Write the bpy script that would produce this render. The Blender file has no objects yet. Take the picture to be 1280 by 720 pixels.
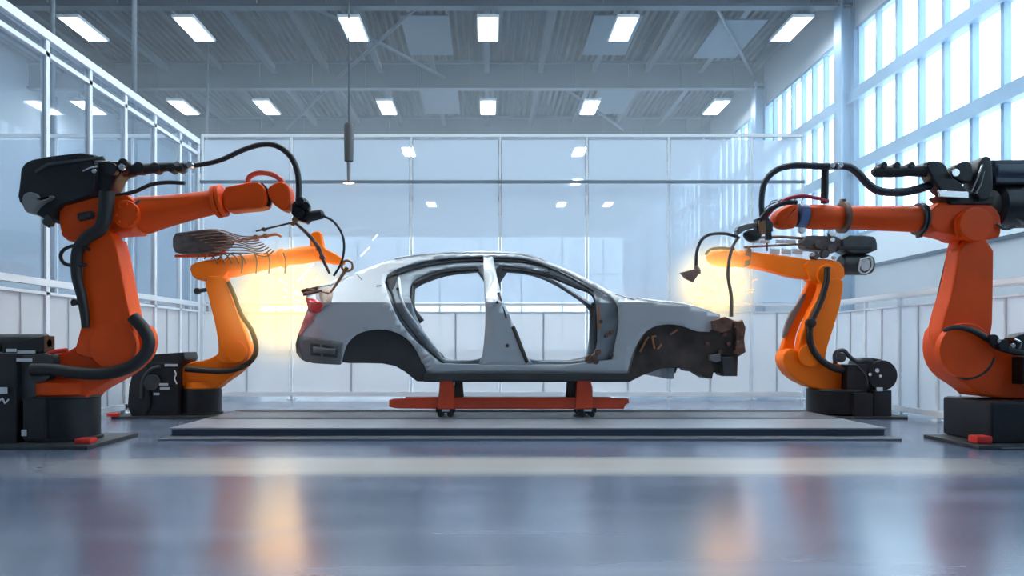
import bpy, bmesh, math, random
from mathutils import Vector, Matrix
random.seed(7)
PI = math.pi
C = bpy.context.scene.collection
F = 900.0            # focal length in pixels of the 1280 frame
VX, VY, EYE = 610.0, 432.0, 0.85

def W(px, py, d):
    return Vector(((px - VX) * d / F, d, EYE + (VY - py) * d / F))

# ------------------------------------------------------------------ materials
def mat(name, col, rough=0.5, metal=0.0, spec=0.5, emit=None, estr=0.0, coat=0.0, noise=0.0, nscale=6.0, bump=0.0, bscale=40.0, stretch=None):
    m = bpy.data.materials.new(name); m.use_nodes = True
    nt = m.node_tree; b = nt.nodes['Principled BSDF']
    b.inputs['Base Color'].default_value = (*col, 1); b.inputs['Roughness'].default_value = rough
    b.inputs['Metallic'].default_value = metal; b.inputs['Specular IOR Level'].default_value = spec
    b.inputs['Coat Weight'].default_value = coat; b.inputs['Coat Roughness'].default_value = 0.12
    if emit: b.inputs['Emission Color'].default_value = (*emit, 1); b.inputs['Emission Strength'].default_value = estr
    if noise or bump:
        tc = nt.nodes.new('ShaderNodeTexCoord')
        mp = nt.nodes.new('ShaderNodeMapping'); nt.links.new(tc.outputs['Object'], mp.inputs['Vector'])
        if stretch: mp.inputs['Scale'].default_value = stretch
        n = nt.nodes.new('ShaderNodeTexNoise'); n.inputs['Scale'].default_value = nscale; n.inputs['Detail'].default_value = 5
        nt.links.new(mp.outputs[0], n.inputs['Vector'])
        if noise:
            r = nt.nodes.new('ShaderNodeValToRGB')
            r.color_ramp.elements[0].position = 0.3; r.color_ramp.elements[1].position = 0.7
            r.color_ramp.elements[0].color = (*[c * (1 - noise) for c in col], 1)
            r.color_ramp.elements[1].color = (*[min(1, c * (1 + noise)) for c in col], 1)
            nt.links.new(n.outputs['Fac'], r.inputs[0]); nt.links.new(r.outputs[0], b.inputs['Base Color'])
        if bump:
            n2 = nt.nodes.new('ShaderNodeTexNoise'); n2.inputs['Scale'].default_value = bscale
            nt.links.new(mp.outputs[0], n2.inputs['Vector'])
            bp = nt.nodes.new('ShaderNodeBump'); bp.inputs['Strength'].default_value = bump; bp.inputs['Distance'].default_value = 0.02
            nt.links.new(n2.outputs['Fac'], bp.inputs['Height']); nt.links.new(bp.outputs[0], b.inputs['Normal'])
    return m

def glass_mat(name, tint, veil, veilcol, gloss=0.06, rough=0.03):
    """thin pane: clear + milky film + mirror"""
    m = bpy.data.materials.new(name); m.use_nodes = True; nt = m.node_tree
    nt.nodes.remove(nt.nodes['Principled BSDF']); out = nt.nodes['Material Output']
    t = nt.nodes.new('ShaderNodeBsdfTransparent'); t.inputs[0].default_value = (*tint, 1)
    d = nt.nodes.new('ShaderNodeBsdfDiffuse'); d.inputs[0].default_value = (*veilcol, 1)
    tr = nt.nodes.new('ShaderNodeBsdfTranslucent'); tr.inputs[0].default_value = (*veilcol, 1)
    g = nt.nodes.new('ShaderNodeBsdfGlossy'); g.inputs['Roughness'].default_value = rough
    m1 = nt.nodes.new('ShaderNodeMixShader'); m1.inputs[0].default_value = 0.5
    nt.links.new(d.outputs[0], m1.inputs[1]); nt.links.new(tr.outputs[0], m1.inputs[2])
    m2 = nt.nodes.new('ShaderNodeMixShader'); m2.inputs[0].default_value = veil
    nt.links.new(t.outputs[0], m2.inputs[1]); nt.links.new(m1.outputs[0], m2.inputs[2])
    m3 = nt.nodes.new('ShaderNodeMixShader'); m3.inputs[0].default_value = gloss
    nt.links.new(m2.outputs[0], m3.inputs[1]); nt.links.new(g.outputs[0], m3.inputs[2])
    nt.links.new(m3.outputs[0], out.inputs['Surface'])
    return m

def emis(name, col, s):
    m = bpy.data.materials.new(name); m.use_nodes = True; nt = m.node_tree
    nt.nodes.remove(nt.nodes['Principled BSDF']); e = nt.nodes.new('ShaderNodeEmission')
    e.inputs[0].default_value = (*col, 1); e.inputs[1].default_value = s
    nt.links.new(e.outputs[0], nt.nodes['Material Output'].inputs['Surface'])
    return m

ORANGE = mat('orange_paint', (0.84, 0.078, 0.002), 0.5, spec=0.3, coat=0.0, noise=0.10, nscale=2.5)
AMBER = mat('amber_paint', (1.0, 0.20, 0.002), 0.5, spec=0.3, coat=0.0, noise=0.08, nscale=2.5)
BLACK = mat('black_plastic', (0.012, 0.014, 0.018), 0.42, noise=0.3, nscale=8, spec=.35)
RUBBER = mat('black_rubber', (0.010, 0.011, 0.013), 0.55)
DGREY = mat('dark_grey_metal', (0.035, 0.04, 0.045), 0.45, noise=0.3, nscale=10)
MGREY = mat('mid_grey_metal', (0.22, 0.22, 0.23), 0.4, metal=0.3)
STEEL = mat('bright_steel', (0.62, 0.63, 0.65), 0.25, metal=0.9)
COPPER = mat('copper_fitting', (0.45, 0.2, 0.1), 0.35, metal=0.6)
PINK = mat('salmon_hose', (0.85, 0.12, 0.07), 0.45)
CRIM = mat('crimson_hose', (0.5, 0.02, 0.05), 0.45)
BLUEB = mat('blue_band', (0.08, 0.15, 0.32), 0.4)
RED = mat('red_plastic', (0.75, 0.03, 0.02), 0.4)
LABEL = mat('pale_print', (0.55, 0.57, 0.6), 0.5)
CAR = mat('primer_silver', (0.52, 0.55, 0.585), 0.36, metal=0.2, coat=0.5, noise=0.03, nscale=1.5)
CARJ = mat('door_frame_grey', (0.27, 0.31, 0.35), 0.42, metal=0.3, noise=0.25, nscale=5)
CARD = mat('rust_dark_steel', (0.055, 0.040, 0.034), 0.6, noise=0.5, nscale=5)
CARU = mat('underbody_grey', (0.035, 0.038, 0.042), 0.6, noise=0.15, nscale=4)
RUST = mat('brown_bracket', (0.17, 0.085, 0.06), 0.55, metal=0.2, noise=0.5, nscale=12)
BUMP = mat('bumper_grey', (0.15, 0.15, 0.15), 0.5, noise=0.15)
TAIL = mat('tail_light_red', (0.8, 0.03, 0.03), 0.15, coat=0.8)
PINKP = mat('rose_sealant', (0.85, 0.25, 0.24), 0.4)
SLED = mat('sled_vermilion', (0.62, 0.055, 0.012), 0.42, coat=0.2, noise=0.15, nscale=3)
WHITE = mat('white_powder_coat', (0.75, 0.82, 0.88), 0.4)
BLUEG = mat('blue_grey_steel', (0.20, 0.33, 0.47), 0.45, noise=0.06, nscale=1)
BEAM = mat('pale_beam_steel', (0.04, 0.07, 0.105), 0.5, noise=0.12, nscale=1)
SRAIL = mat('slate_rail', (0.16, 0.21, 0.26), 0.5)
STIFF = mat('panel_stiffener', (0.40, 0.45, 0.50), 0.5)
DARKB = mat('dark_rail', (0.03, 0.045, 0.065), 0.5)
WALL = mat('hall_wall_paint', (0.42, 0.48, 0.54), 0.7, noise=0.06, nscale=0.4)
FARW = mat('far_wall_paint', (0.62, 0.72, 0.80), 0.7, noise=0.05, nscale=0.3)
PLAT = mat('platform_grey', (0.30, 0.335, 0.38), 0.30, metal=0.2, noise=0.08, nscale=1.5, stretch=(0.2, 3, 1))
PLATD = mat('platform_track_grey', (0.15, 0.165, 0.19), 0.35, metal=0.3, noise=0.1, nscale=2, stretch=(0.2, 4, 1))
NAVY = mat('platform_edge_navy', (0.05, 0.075, 0.13), 0.35)
LAMP = emis('lamp_diffuser', (0.86, 0.95, 1.0), 42)
FLARE = emis('weld_spark', (1.0, 0.85, 0.65), 4)
SPARKO = emis('orange_spark', (1.0, 0.4, 0.15), 2.5)
PANE = glass_mat('fence_glass', (0.92, 0.96, 1.0), 0.10, (0.72, 0.84, 0.95), 0.05)
BPANE = glass_mat('back_glass', (0.86, 0.93, 1.0), 0.55, (0.82, 0.90, 0.97), 0.05)
LPANE = glass_mat('milky_panel', (0.97, 0.98, 1.0), 0.6, (0.93, 0.95, 0.97), 0.05, 0.15)
FPANE = glass_mat('added_frosted_glazing', (0.9, 0.95, 1.0), 0.5, (0.8, 0.9, 1.0), 0.03, 0.3)
WPANE = glass_mat('window_glass', (0.93, 0.98, 1.0), 0.03, (0.8, 0.9, 1.0), 0.05)

def deck_material():
    m = mat('ribbed_roof_deck', (0.13, 0.165, 0.21), 0.55)
    nt = m.node_tree; b = nt.nodes['Principled BSDF']
    tc = nt.nodes.new('ShaderNodeTexCoord')
    n = nt.nodes.new('ShaderNodeTexNoise'); n.inputs['Scale'].default_value = 0.35; n.inputs['Detail'].default_value = 4
    nt.links.new(tc.outputs['Object'], n.inputs['Vector'])
    r = nt.nodes.new('ShaderNodeValToRGB')
    r.color_ramp.elements[0].position = 0.35; r.color_ramp.elements[1].position = 0.65
    r.color_ramp.elements[0].color = (0.012, 0.021, 0.034, 1); r.color_ramp.elements[1].color = (0.032, 0.05, 0.072, 1)
    nt.links.new(n.outputs['Fac'], r.inputs[0]); nt.links.new(r.outputs[0], b.inputs['Base Color'])
    w = nt.nodes.new('ShaderNodeTexWave'); w.inputs['Scale'].default_value = 1.2; w.bands_direction = 'X'
    nt.links.new(tc.outputs['Object'], w.inputs['Vector'])
    bp = nt.nodes.new('ShaderNodeBump'); bp.inputs['Distance'].default_value = 0.12
    nt.links.new(w.outputs['Fac'], bp.inputs['Height']); nt.links.new(bp.outputs[0], b.inputs['Normal'])
    return m
DECK = deck_material()

def floor_material():
    m = bpy.data.materials.new('polished_floor'); m.use_nodes = True; nt = m.node_tree
    b = nt.nodes['Principled BSDF']
    tc = nt.nodes.new('ShaderNodeTexCoord')
    mp = nt.nodes.new('ShaderNodeMapping'); mp.inputs['Scale'].default_value = (0.25, 2.2, 1)
    nt.links.new(tc.outputs['Object'], mp.inputs['Vector'])
    n = nt.nodes.new('ShaderNodeTexNoise'); n.inputs['Scale'].default_value = 1.3; n.inputs['Detail'].default_value = 6
    nt.links.new(mp.outputs[0], n.inputs['Vector'])
    r = nt.nodes.new('ShaderNodeValToRGB')
    r.color_ramp.elements[0].position = 0.3; r.color_ramp.elements[1].position = 0.72
    r.color_ramp.elements[0].color = (0.075, 0.105, 0.17, 1); r.color_ramp.elements[1].color = (0.13, 0.165, 0.24, 1)
    nt.links.new(n.outputs['Fac'], r.inputs[0])
    # cream reflection of the fence panels, painted into the floor colour
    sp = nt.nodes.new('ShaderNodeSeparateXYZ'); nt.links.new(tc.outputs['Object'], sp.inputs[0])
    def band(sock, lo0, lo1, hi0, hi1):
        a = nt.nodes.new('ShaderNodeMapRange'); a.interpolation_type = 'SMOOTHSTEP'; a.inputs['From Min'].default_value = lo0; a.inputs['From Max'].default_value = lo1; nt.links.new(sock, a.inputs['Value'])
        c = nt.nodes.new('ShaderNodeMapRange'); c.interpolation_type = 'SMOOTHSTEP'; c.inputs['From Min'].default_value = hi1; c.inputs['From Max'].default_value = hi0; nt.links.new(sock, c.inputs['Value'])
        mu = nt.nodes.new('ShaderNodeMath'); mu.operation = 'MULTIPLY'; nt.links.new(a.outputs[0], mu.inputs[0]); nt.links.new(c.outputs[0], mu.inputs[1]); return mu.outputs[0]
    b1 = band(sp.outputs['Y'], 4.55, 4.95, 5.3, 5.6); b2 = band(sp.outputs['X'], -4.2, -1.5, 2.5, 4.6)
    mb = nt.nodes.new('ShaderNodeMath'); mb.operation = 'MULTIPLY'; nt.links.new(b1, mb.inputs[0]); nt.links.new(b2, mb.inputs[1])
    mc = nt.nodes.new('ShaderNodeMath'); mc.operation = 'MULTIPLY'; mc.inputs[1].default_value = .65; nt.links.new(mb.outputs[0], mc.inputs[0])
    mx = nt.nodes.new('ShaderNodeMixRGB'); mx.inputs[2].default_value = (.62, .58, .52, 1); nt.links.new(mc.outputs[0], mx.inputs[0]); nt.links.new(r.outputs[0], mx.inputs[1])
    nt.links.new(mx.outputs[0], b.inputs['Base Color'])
    r2 = nt.nodes.new('ShaderNodeMapRange'); r2.inputs['To Min'].default_value = 0.17; r2.inputs['To Max'].default_value = 0.27
    nt.links.new(n.outputs['Fac'], r2.inputs['Value']); nt.links.new(r2.outputs[0], b.inputs['Roughness'])
    b.inputs['Specular IOR Level'].default_value = 0.9; b.inputs['IOR'].default_value = 2.1
    bp = nt.nodes.new('ShaderNodeBump'); bp.inputs['Strength'].default_value = 0.12; bp.inputs['Distance'].default_value = 0.01
    nt.links.new(n.outputs['Fac'], bp.inputs['Height']); nt.links.new(bp.outputs[0], b.inputs['Normal'])
    return m
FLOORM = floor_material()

# ------------------------------------------------------------------ mesh builder
def chaikin(p, n=1):
    for _ in range(n):
        q = []
        for i in range(len(p)):
            a, b = p[i], p[(i + 1) % len(p)]
            q.append((a[0] * .75 + b[0] * .25, a[1] * .75 + b[1] * .25))
            q.append((a[0] * .25 + b[0] * .75, a[1] * .25 + b[1] * .75))
        p = q
    return p

def spline(pts, n=6):
    """Catmull-Rom through 3D points"""
    P = [Vector(p) for p in pts]
    if len(P) < 3: return P
    E = [P[0] * 2 - P[1]] + P + [P[-1] * 2 - P[-2]]
    out = []
    for i in range(1, len(E) - 2):
        for k in range(n):
            t = k / n; a, b, c, d = E[i - 1], E[i], E[i + 1], E[i + 2]
            out.append(0.5 * ((2 * b) + (c - a) * t + (2 * a - 5 * b + 4 * c - d) * t * t + (3 * b - a - 3 * c + d) * t ** 3))
    out.append(P[-1]); return out

SPLIT = {'wing_bracket', 'door_hinge', 'pale_label', 'bright_fitting', 'hanger_rod', 'gun_fitting', 'hinge_mount', 'bright_clip', 'weld_seam', 'valve_block',
         'hose_strap', 'weld_bracket', 'roller', 'guide_rail', 'push_rod', 'thin_wire', 'motor_cable'}
class M:
    def __init__(s, d=None): s.bm = bmesh.new(); s.d = d
    def q(s, px, py, dy=0): return W(px, py, s.d + dy)
    def face(s, vs):
        try: return s.bm.faces.new(vs)
        except ValueError: return None
    def box(s, x0, x1, y0, y1, z0, z1, b=0.0):
        r = bmesh.ops.create_cube(s.bm, size=1)['verts']
        for v in r: v.co = Vector((x0 + (v.co.x + .5) * (x1 - x0), y0 + (v.co.y + .5) * (y1 - y0), z0 + (v.co.z + .5) * (z1 - z0)))
        if b:
            es = list({e for v in r for e in v.link_edges})
            bmesh.ops.bevel(s.bm, geom=es, offset=b, segments=2, affect='EDGES', profile=0.6)
        return s
    def lathe(s, p0, p1, prof, n=20, cap=True):
        """prof: list of (distance along, radius)"""
        p0 = Vector(p0); p1 = Vector(p1); ax = (p1 - p0).normalized(); L = (p1 - p0).length
        u = ax.orthogonal().normalized(); v = ax.cross(u)
        rings = []
        for t, r in prof:
            c = p0 + ax * t * L
            rings.append([s.bm.verts.new(c + (u * math.cos(2 * PI * k / n) + v * math.sin(2 * PI * k / n)) * r) for k in range(n)])
        for a, b in zip(rings, rings[1:]):
            for k in range(n): s.face((a[k], a[(k + 1) % n], b[(k + 1) % n], b[k]))
        if cap: s.face(rings[0][::-1]); s.face(rings[-1])
        return s
    def cyl(s, p0, p1, r, b=None, n=24):
        L = (Vector(p1) - Vector(p0)).length; b = min(r, L) * .12 if b is None else b
        t = b / L
        return s.lathe(p0, p1, [(0, r - b), (t * .3, r - b * .3), (t, r), (1 - t, r), (1 - t * .3, r - b * .3), (1, r - b)], n)
    def tube(s, pts, r, n=10, sm=6, closed=False):
        P = spline(pts, sm) if sm and len(pts) > 2 else [Vector(p) for p in pts]
        N = len(P); rr = r if callable(r) else (lambda t: r)
        up = Vector((0, 1, 0.01)).normalized(); rings = []
        for i, p in enumerate(P):
            t = (P[min(i + 1, N - 1)] - P[max(i - 1, 0)]).normalized()
            u = (up - t * up.dot(t))
            if u.length < 1e-3: u = t.orthogonal()
            u.normalize(); v = t.cross(u); q = rr(i / (N - 1))
            rings.append([s.bm.verts.new(p + (u * math.cos(2 * PI * k / n) + v * math.sin(2 * PI * k / n)) * q) for k in range(n)])
        for a, b in zip(rings, rings[1:]):
            for k in range(n): s.face((a[k], a[(k + 1) % n], b[(k + 1) % n], b[k]))
        s.face(rings[0][::-1]); s.face(rings[-1]); return s
    # pixel helpers: positions read on the plane y = d + dy, everything then has real thickness
    def slab(s, poly, dy, t, b=0.02, sm=1):
        """side outline on its middle plane, thickness t, rounded edges b"""
        poly = chaikin(poly, sm) if sm else poly
        pts = [s.q(x, y, dy) for x, y in poly]
        A = sum(pts[i].x * pts[(i + 1) % len(pts)].z - pts[(i + 1) % len(pts)].x * pts[i].z for i in range(len(pts)))
        if A < 0: pts = pts[::-1]
        n = len(pts); nrm = []
        for i in range(n):
            e1 = (pts[i] - pts[i - 1]); e2 = (pts[(i + 1) % n] - pts[i])
            e1 = Vector((e1.z, 0, -e1.x)).normalized(); e2 = Vector((e2.z, 0, -e2.x)).normalized()
            v = e1 + e2; nrm.append(v.normalized() if v.length > 1e-4 else e1)
        lay = [(-t / 2, b), (-t / 2 + b * .3, b * .3), (-t / 2 + b, 0), (t / 2 - b, 0), (t / 2 - b * .3, b * .3), (t / 2, b)]
        rings = [[s.bm.verts.new(p - nv * i + Vector((0, o, 0))) for p, nv in zip(pts, nrm)] for o, i in lay]
        for a, c in zip(rings, rings[1:]):
            for k in range(n): s.face((a[k], a[(k + 1) % n], c[(k + 1) % n], c[k]))
        s.face(rings[0][::-1]); s.face(rings[-1]); return s
    def disc(s, px, py, rp, dy, t, n=32):
        c = s.q(px, py, dy); r = rp * (s.d + dy) / F
        return s.cyl(c - Vector((0, t / 2, 0)), c + Vector((0, t / 2, 0)), r, None, n)
    def rod(s, pts, rp, dy=0, n=10, sm=6):
        """tube through pixel points (px, py[, dy]) of radius rp pixels"""
        P = [s.q(p[0], p[1], p[2] if len(p) > 2 else dy) for p in pts]; k = s.d / F
        return s.tube(P, (lambda t: rp(t) * k) if callable(rp) else rp * k, n, sm)
    def turn(s, a, c, prof, dy=0, n=24):
        """lathe from pixel point a to c, prof of (t, radius px)"""
        return s.lathe(s.q(*a, dy), s.q(*c, dy), [(t, r * s.d / F) for t, r in prof], n)
    def bolts(s, px, py, rp, dy, n, br=1.6):
        for k in range(n):
            a = 2 * PI * k / n; s.disc(px + math.cos(a) * rp, py + math.sin(a) * rp, br, dy, 0.02, 8)
        return s
    def build(s, name, m, parent=None, loc=None, sharp=28):
        if name in SPLIT and parent is not None:
            left = set(s.bm.verts); groups = []
            while left:
                st = [left.pop()]; isl = {st[0]}
                while st:
                    for e in st.pop().link_edges:
                        for v in e.verts:
                            if v in left: left.discard(v); isl.add(v); st.append(v)
                groups.append(isl)
            if len(groups) > 1:
                o = None
                for isl in groups:
                    k = M(s.d); mp = {v: k.bm.verts.new(v.co) for v in isl}
                    for f in {f for v in isl for f in v.link_faces}: k.bm.faces.new([mp[v] for v in f.verts])
                    o = k.build(name, m, parent, loc, sharp)
                s.bm.free(); return o
        bmesh.ops.recalc_face_normals(s.bm, faces=s.bm.faces)
        me = bpy.data.meshes.new(name)
        L = Vector(loc) if loc is not None else (Vector(parent['_o']) if parent is not None else Vector((0, 0, 0)))
        for v in s.bm.verts: v.co -= L
        s.bm.to_mesh(me); s.bm.free()
        me.materials.append(m); me.shade_smooth(); me.set_sharp_from_angle(angle=math.radians(sharp))
        o = bpy.data.objects.new(name, me); C.objects.link(o)
        if len(me.polygons) > 8 and m not in (RUBBER,): wn_ = o.modifiers.new('n', 'WEIGHTED_NORMAL'); wn_.keep_sharp = True
        if parent is not None: o.parent = parent
        else: o.location = L
        o['_o'] = tuple(L)
        return o

def root(name, loc):
    o = bpy.data.objects.new(name, None); C.objects.link(o); o.location = loc; o['_o'] = tuple(loc); o.empty_display_size = 0.2
    return o
def tag(o, label=None, cat=None, group=None, kind=None):
    if label: o['label'] = label
    if cat: o['category'] = cat
    if group: o['group'] = group
    if kind: o['kind'] = kind
    return o
def struct(o, label=None): o['kind'] = 'structure'; return tag(o, label) if label else o

# ------------------------------------------------------------------ hall
XR, XL, YF, ZC = 11.0, -18.3, 58.0, 12.15
Y0 = -7.0
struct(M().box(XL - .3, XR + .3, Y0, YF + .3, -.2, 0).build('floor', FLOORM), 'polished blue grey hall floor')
struct(M().box(XL - .3, XR + .3, Y0, YF + .3, ZC, ZC + .2).build('ceiling', DECK), 'dark blue grey ribbed metal roof deck')
struct(M().box(XL - .3, XR + .3, YF, YF + .3, 0, .5).box(XL - .3, XR + .3, YF, YF + .3, 9.6, ZC).build('wall_back', FARW), 'pale hazy far wall of the hall')
struct(M().box(XL - .3, XR + .3, Y0 - .3, Y0, 0, ZC).build('added_wall_front', mat('fill_cutting_wall', (.10,.12,.14), .7)), 'added dark wall behind the camera that cuts fill light')  # unseen dark wall, added to cut the fill light from behind
rt = root('window_20', ((XL + XR) / 2, YF + .15, .5)); struct(rt, 'added hazy daylight glazing that brightens the far end of the hall')  # glazing added across the far wall to brighten the background
M().box(XL - .3, XR + .3, YF + .14, YF + .16, .5, 9.6).build('window_pane', FPANE, rt)  # pane of the added far glazing
m = M(); x = XL + 1.2
while x < XR: m.box(x - .06, x + .06, YF + .05, YF + .2, .5, 9.6); x += 3.3
for z in (3.5, 6.6): m.box(XL, XR, YF + .04, YF + .2, z - .06, z + .06)
m.build('window_mullion', BLUEG, rt)  # mullions of the added far glazing
struct(M().box(XL - .3, XL, Y0, YF, 0, ZC).build('wall_left', WALL), 'grey side wall beyond the glass fence')
wr = M().box(XR, XR + .3, Y0, YF, 0, 3.1).box(XR, XR + .3, Y0, YF, 10.4, ZC)
struct(wr.build('wall_right', WALL), 'grey wall below and above the tall windows')
struct(M().box(XR - .06, XR + .25, Y0, YF, 3.1, 3.18).build('trim_1', BEAM), 'thin ledge on the grey wall under the windows')
struct(M().box(XR + .02, XR + .28, Y0, YF, 3.18, 4.1).build('trim_2', FARW), 'pale panel strip under the tall windows')

cols = [5.9, 12.9] + [21.8 + 6.9 * k for k in range(6)]
for k, y in enumerate(cols):
    m = M().box(XR - .42, XR - .36, y - .22, y + .22, 0, 11.3).box(XR - .04, XR + .3, y - .22, y + .22, 0, 11.3).box(XR - .4, XR, y - .04, y + .04, 0, 11.3)
    m.box(XR - .5, XR + .3, y - .3, y + .3, 0, .06)
    struct(m.build('steel_column', BLUEG), 'pale blue steel column between the tall windows')
# window bays
edges = [Y0] + cols + [YF]
wn = 0
for a, b in zip(edges, edges[1:]):
    wn += 1; a2, b2 = a + .1, b - .1
    st = 1.0 if b < 22 else .86
    n = max(1, round((b2 - a2) / st))
    rt = root('window_%d' % wn, ((XR + .15), (a + b) / 2, 4.1)); struct(rt, 'tall factory window bay with slim blue mullions')
    f = M()
    f.box(XR + .02, XR + .22, a, b, 4.1, 4.2).box(XR + .02, XR + .22, a, b, 10.3, 10.42)
    f.build('window_frame', BLUEG, rt)
    for z in (6.15, 8.3):
        M().box(XR - .14, XR + .2, a, b, z - .13, z + .13).box(XR - .16, XR - .12, a, b, z - .17, z + .17).build('window_rail', BLUEG, rt)
    mm = M()
    for i in range(n + 1):
        y = b2 - .3 - i * st if b < 22 else a2 + (b2 - a2) * i / n
        if y > a: mm.box(XR - .0, XR + .16, y - .055, y + .055, 4.2, 10.3)
    mm.build('window_mullion', BLUEG, rt)
    M().box(XR + .10, XR + .12, a, b, 4.15, 10.35).build('window_pane', WPANE, rt)
# left wall columns
for y in (15.9, 22.8, 29.8, 36.7, 43.6, 50.5):
    struct(M().box(XL, XL + .35, y - .2, y + .2, 0, 11.2).build('steel_column', BEAM), 'pale steel column against the far side wall')
# girders
for k, y in enumerate([1.1, 8.0, 14.9, 21.8, 28.7, 35.6, 42.5, 49.4, 56.3]):
    m = M().box(XL, XR, y - .16, y + .16, 11.06, 11.14).box(XL, XR, y - .02, y + .02, 11.1, 12.1).box(XL, XR, y - .16, y + .16, 12.05, 12.15)
    x = XL + .8
    while x < XR: m.box(x - .02, x + .02, y - .12, y + .12, 11.14, 12.05); x += 2.1
    struct(m.build('roof_beam', BEAM), 'deep steel girder across the hall roof')
# purlins and bracing between girders
for i in range(14):
    x = -17 + i * 2.12
    struct(M().box(x - .05, x + .05, Y0, YF, 11.72, 12.0).box(x - .1, x + .1, Y0, YF, 11.70, 11.74).build('roof_beam', DARKB if i % 2 else BEAM), 'slim purlin running the length of the roof')
for (x0, y0, x1, y1) in [(-6, 21.8, -1.7, 28.7), (-1.7, 21.8, -6, 28.7), (2.5, 28.7, 6.7, 35.6), (6.7, 21.8, 10.6, 28.7), (-6, 28.7, -10, 35.6)]:
    struct(M().tube([(x0, y0, 11.5), (x1, y1, 11.5)], .06, 8, 0).build('roof_beam', BEAM), 'diagonal roof brace between two girders')
for (x, y) in [(-2.1, 25.2), (4.3, 25.2), (-2.1, 32), (5.5, 32), (8.5, 25.5)]:
    m = M().box(x - .8, x + .8, y - 1.6, y + 1.6, 11.66, 11.70)
    struct(m.build('ceiling_panel', mat('skylight_liner', (.055, .095, .14), .5) if 'skylight_liner' not in bpy.data.materials else bpy.data.materials['skylight_liner']), 'pale blue liner panel between roof purlins')

# ------------------------------------------------------------------ ceiling lights
ORD = ['first', 'second', 'third', 'fourth', 'fifth', 'sixth', 'seventh', 'eighth']
ZL = 10.85
xs = [-16.8, -12.8, -9.3, -4.25, 0.0, 4.28, 9.6]
rows = [(22.8, 'row beside the front girder'), (30.3, 'second row back'), (37.2, 'third row back'), (44.0, 'fourth row back'),
        (51.0, 'last row by the far wall')]
base = None
def make_lamp(loc):
    r = root('ceiling_light', loc)
    x, y, z = loc
    M().box(x - .34, x + .34, y - .9, y + .9, z, z + .09, .01).build('lamp_housing', WHITE, r)
    M().box(x - .28, x + .28, y - .82, y + .82, z - .012, z + .004).build('lamp_diffuser', LAMP, r)
    m = M()
    for sy in (-.7, .7): m.cyl((x, y + sy, z + .08), (x, y + sy, ZC), .012, 0, 6)
    m.build('hanger_rod', DARKB, r)
    return r
proto = make_lamp((xs[0], rows[0][0], ZL)); used = False
def copy_tree(o, loc):
    c = o.copy(); C.objects.link(c); c.location = loc
    for ch in list(o.children):
        g = ch.copy(); C.objects.link(g); g.parent = c
    return c
FARX = {37.2: (-4.1, 4.7), 44.0: (5.4,), 51.0: (-4.0, 5.2, 8.5)}
for y, nm in rows:
    for i, x in enumerate(FARX.get(y, xs)):
        o = proto if not used else copy_tree(proto, (x, y, ZL)); used = True
        tag(o, 'white ceiling light, %s from the fence side, %s' % (ORD[i], nm), 'ceiling light', 'panel lights under the roof')
for y in (5.0, 8.0, 10.4, 13.0, 15.8, 18.6):                      # unseen lamp rows added overhead to brighten the machines and fence
    for x in (-9.3, -4.25, 0.0, 4.28, 8.6):
        o = copy_tree(proto, (x, y, ZL))
        tag(o, 'added white ceiling light overhead, out of view, nearer than the front girder', 'ceiling light', 'added overhead panel lights out of view')

# ------------------------------------------------------------------ fences
def fence(loc, label, pane, along, fixed, a, b, posts, top, low, tall=True, mid=None, k=1.0):
    """along 'x' or 'y'; posts: coordinates"""
    r = root('safety_fence', loc); tag(r, label, 'fence')
    def bx(m, s0, s1, t, z0, z1, bev=0.0, off=0.0):
        if along == 'x': m.box(s0, s1, fixed - t + off, fixed + t + off, z0, z1, bev)
        else: m.box(fixed - t + off, fixed + t + off, s0, s1, z0, z1, bev)
        return m
    for s in posts:
        m = bx(M(), s - .03 * k, s + .03 * k, .03 * k, 0, top)
        bx(m, s - .06, s + .06, .06, 0, .015); m.build('post', WHITE, r)
    bx(M(), a, b, .045 * k, top - .09 * k, top).build('top_rail', WHITE, r)
    if tall and k == 1:
        m = bx(M(), a, b, .03, top - .26, top - .21); m.build('upper_rail', WHITE, r)
    m = bx(M(), a, b, .035 * k, low - .04 * k, low + .03 * k); bx(m, a, b, .03 * k, low - .13, low - .13 + .03 * k); m.build('middle_rail', WHITE, r)
    bx(M(), a, b, .03, .05, .12).build('bottom_rail', WHITE, r)
    if mid: bx(M(), a, b, .02, mid - .022, mid + .022, off=-.09).build('dark_rail', SRAIL, r)
    for s0, s1 in zip(posts, posts[1:]):
        bx(M(), s0 + .03, s1 - .03, .006, .12, low - .13).build('lower_panel', LPANE, r)
        mm = bx(M(), (s0 + s1) / 2 - .012, (s0 + s1) / 2 + .012, .012, .12, low - .13); mm.build('stiffener', STIFF, r)
        if tall: bx(M(), s0 + .03, s1 - .03, .006, low + .03, top - .09).build('glass_pane', pane, r)
    return r
YB = 11.35
lp = [2.6 + .8 * i for i in range(0, 11)] + [YB - .08]
fence((-4.55, 7, 0), 'tall white framed glass fence running back beside the orange robots', PANE, 'y', -4.55, 2.6, YB - .08, lp, 4.08, 1.5)
bp = [-4.5, -3.1, -1.21, .19, 1.56, 2.85, 4.15, 4.95]
fence((0, YB, 0), 'tall hazy glass fence across the hall behind the car body', BPANE, 'x', YB, -4.5, 4.95, bp, 4.18, 1.5, mid=3.41, k=.5)
fence((-6.8, YB, 0), 'glass fence section continuing outward beyond the corner of the tall fence', PANE, 'x', YB, -9.4, -4.65, [-9.4, -8.0, -6.8, -5.6, -4.7], 4.18, 1.5, k=.6)
rp = [6.7, 7.3, 8.05, 8.8, 9.6, 10.4, YB - .1]
fence((5.04, 9, 0), 'low white panelled fence under the big windows', PANE, 'y', 5.04, 6.68, YB - .1, rp, 1.5, 1.45, tall=False, k=.65)

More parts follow.
